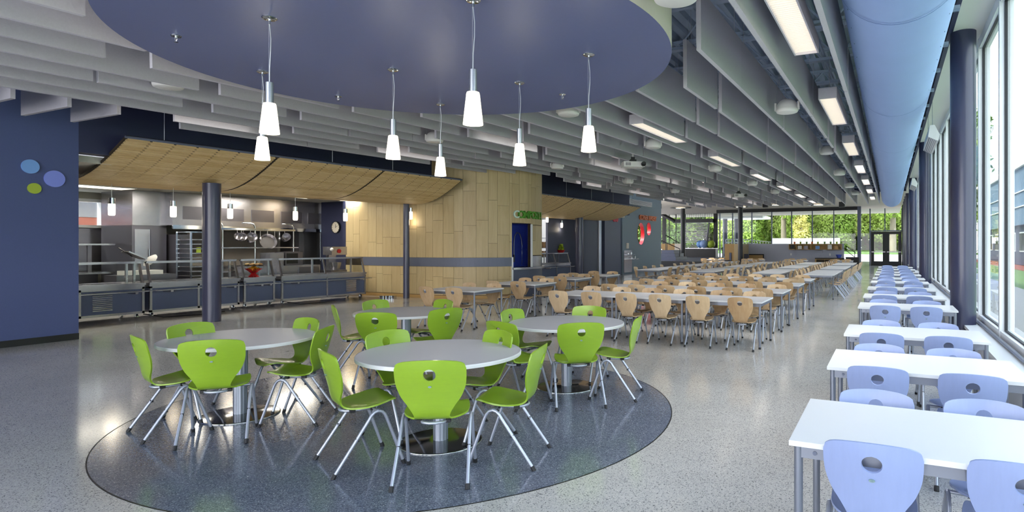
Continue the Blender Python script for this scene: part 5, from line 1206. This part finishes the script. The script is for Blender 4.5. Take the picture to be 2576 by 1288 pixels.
# canopy building beyond the end glass, left
YC = 60.0
t = empty('entrance_canopy', 'brick faced entrance canopy with white soffit outside the end windows', 'canopy', (0, 0, 0)); z0, z1 = Z_(1850, 552, YC), Z_(1850, 520, YC)
part(MB().prism([(X_(1800, YC), YC), (X_(1931, YC), YC), (X_(1905, YC), YC + 4), (X_(1800, YC), YC + 4)], z0 + .35, z1 + 2), 'brick_fascia', M['brick'], t); part(MB().box((X_(1800, YC), YC - .3, z0 + .1), (X_(1920, YC), YC + 4, z0 + .35)), 'soffit', M['white_frame'], t)
for u in (1818, 1847): part(MB().cyl((X_(u, YC), YC + 1), .25, 0, z0 + .1, 14), 'column', M['column'], t, 40)
t = empty('handrail', 'white ramp railing outside the end windows', 'railing', (0, 0, 0)); mb = MB(); YR = 57
for dz in (0, -.3, -.6): mb.tube([(X_(1826, YR), YR, Z_(1826, 602, YR) + dz), (X_(1870, YR), YR, Z_(1870, 602, YR) + dz), (X_(1940, YR), YR, Z_(1940, 609, YR) + dz)], .04, 5)
for k in range(16): u = 1826 + 7.2 * k; mb.tube([(X_(u, YR), YR, 0), (X_(u, YR), YR, Z_(u, 602 + max(0, (u - 1870)) * .1, YR))], .03, 4)
part(mb, 'rail', M['white_frame'], t)
# trees
def crown(name, m, seed, n, rx, rz_, ls=.32):
    r = random.Random(seed); mb = MB(); blobs = [(Vector((r.uniform(-.6, .6) * rx, r.uniform(-.5, .5) * rx, r.uniform(-.75, .8) * rz_)), r.uniform(.35, .6) * rx) for _ in range(16)]
    for i in range(n):
        c, rr = r.choice(blobs); d = Vector((r.gauss(0, 1), r.gauss(0, 1), r.gauss(0, 1))).normalized(); p = c + d * rr * r.uniform(.75, 1.05)
        u_ = Vector((r.gauss(0, 1), r.gauss(0, 1), r.gauss(0, 1))).normalized(); v_ = d.cross(u_).normalized(); u_ = (u_ + d * .3).normalized(); s = ls * r.uniform(.6, 1.3)
        mb.add([p - u_ * s, p + v_ * s * .5, p + u_ * s, p - v_ * s * .5], [(0, 1, 2, 3)])
    return mb.mesh(name, m)
CR = [crown('foliage', M['leaf_a'], 1, 11000, 3.4, 4.4, .2), crown('foliage', M['leaf_b'], 2, 11000, 3.2, 4.0, .2), crown('foliage', M['leaf_c'], 3, 11000, 3.6, 5.0, .2), crown('foliage', M['leaf_d'], 4, 2500, 1.1, 2.2, .14)]
TRm = MB().tube([(0, 0, 0), (.05, .02, 3), (-.05, 0, 6), (.05, 0, 9)], .2, 8, rs=[.32, .24, .2, .1]); TRm.tube([(0, 0, 4), (1.2, .3, 6.2)], .08, 6); TRm.tube([(0, 0, 5), (-1.3, -.2, 7)], .08, 6); trm = TRm.mesh('trunk', M['bark'], 50)
rt = random.Random(5); k = 0
DES = ['broad mid green leafy tree', 'lighter yellow-green leafy tree', 'tall dark green tree', 'small slim yellow tree']
def tree(x, y, c, s, zc, lb):
    global k
    t = empty('leafy_tree', lb, 'tree', (x, y, 0), rt.uniform(0, 6), 'trees beyond the far windows'); k += 1
    o = link(CR[c], 'foliage', t, (0, 0, (zc if zc else (4.6 if c < 3 else 2.6)) * s)); o.scale = (s, s, s); link(trm, 'trunk', t).scale = (s * (.5 if c == 3 else 1), s * (.5 if c == 3 else 1), s * (.4 if c == 3 else 1))
rowsT = [('back', range(1470, 2420, 62), 152, 3.1, (2, 2, 0)), ('middle', [1500, 1560, 1640, 1700, 1750, 1800, 1835, 1880, 1915, 1960, 2010, 2050, 2090, 2140, 2180, 2215, 2270, 2320], 134, 1.95, (0, 2, 1)), ('front', [1840, 1900, 1975, 2065, 2120, 2195, 2262], 124, 1.15, (1, 0, 1))]
for nm, us_, Y0_, sc_, kinds in rowsT:
    for j, u in enumerate(us_):
        Y = Y0_ + (j * 37 % 9); c = kinds[j % 3]
        tree(X_(u, Y), Y, c, sc_ * (1 + .08 * (j % 3)), None, '%s, %s from the left in the %s row of trees' % (DES[c], ORD[j] if j < 22 else 'last', nm))
tree(X_(2014, 116), 116, 3, 1.7, None, 'small slim yellow tree standing alone beyond the parking lot')
tree(X_(1972, 118), 118, 0, 2.0, 7.5, 'leafy tree with pale bare trunk seen above the cubby shelf'); tree(X_(2246, 118), 118, 0, 2.0, 7.5, 'leafy tree with pale trunk seen through the right end door')
for j in range(6): tree(26 + 3 * (j % 2), 14 + 11 * j, (0, 1, 2)[j % 3], 1.6, None, 'tree behind the neighbouring wing, %s from the camera' % ORD[j])
wl_ = part(MB().box((X_(1940, 112), 112, 0), (X_(2112, 112), 113, 2.75)), 'boundary_wall', M['white_frame']); tag(wl_, 'long low white wall across the far side of the parking lot', 'wall')
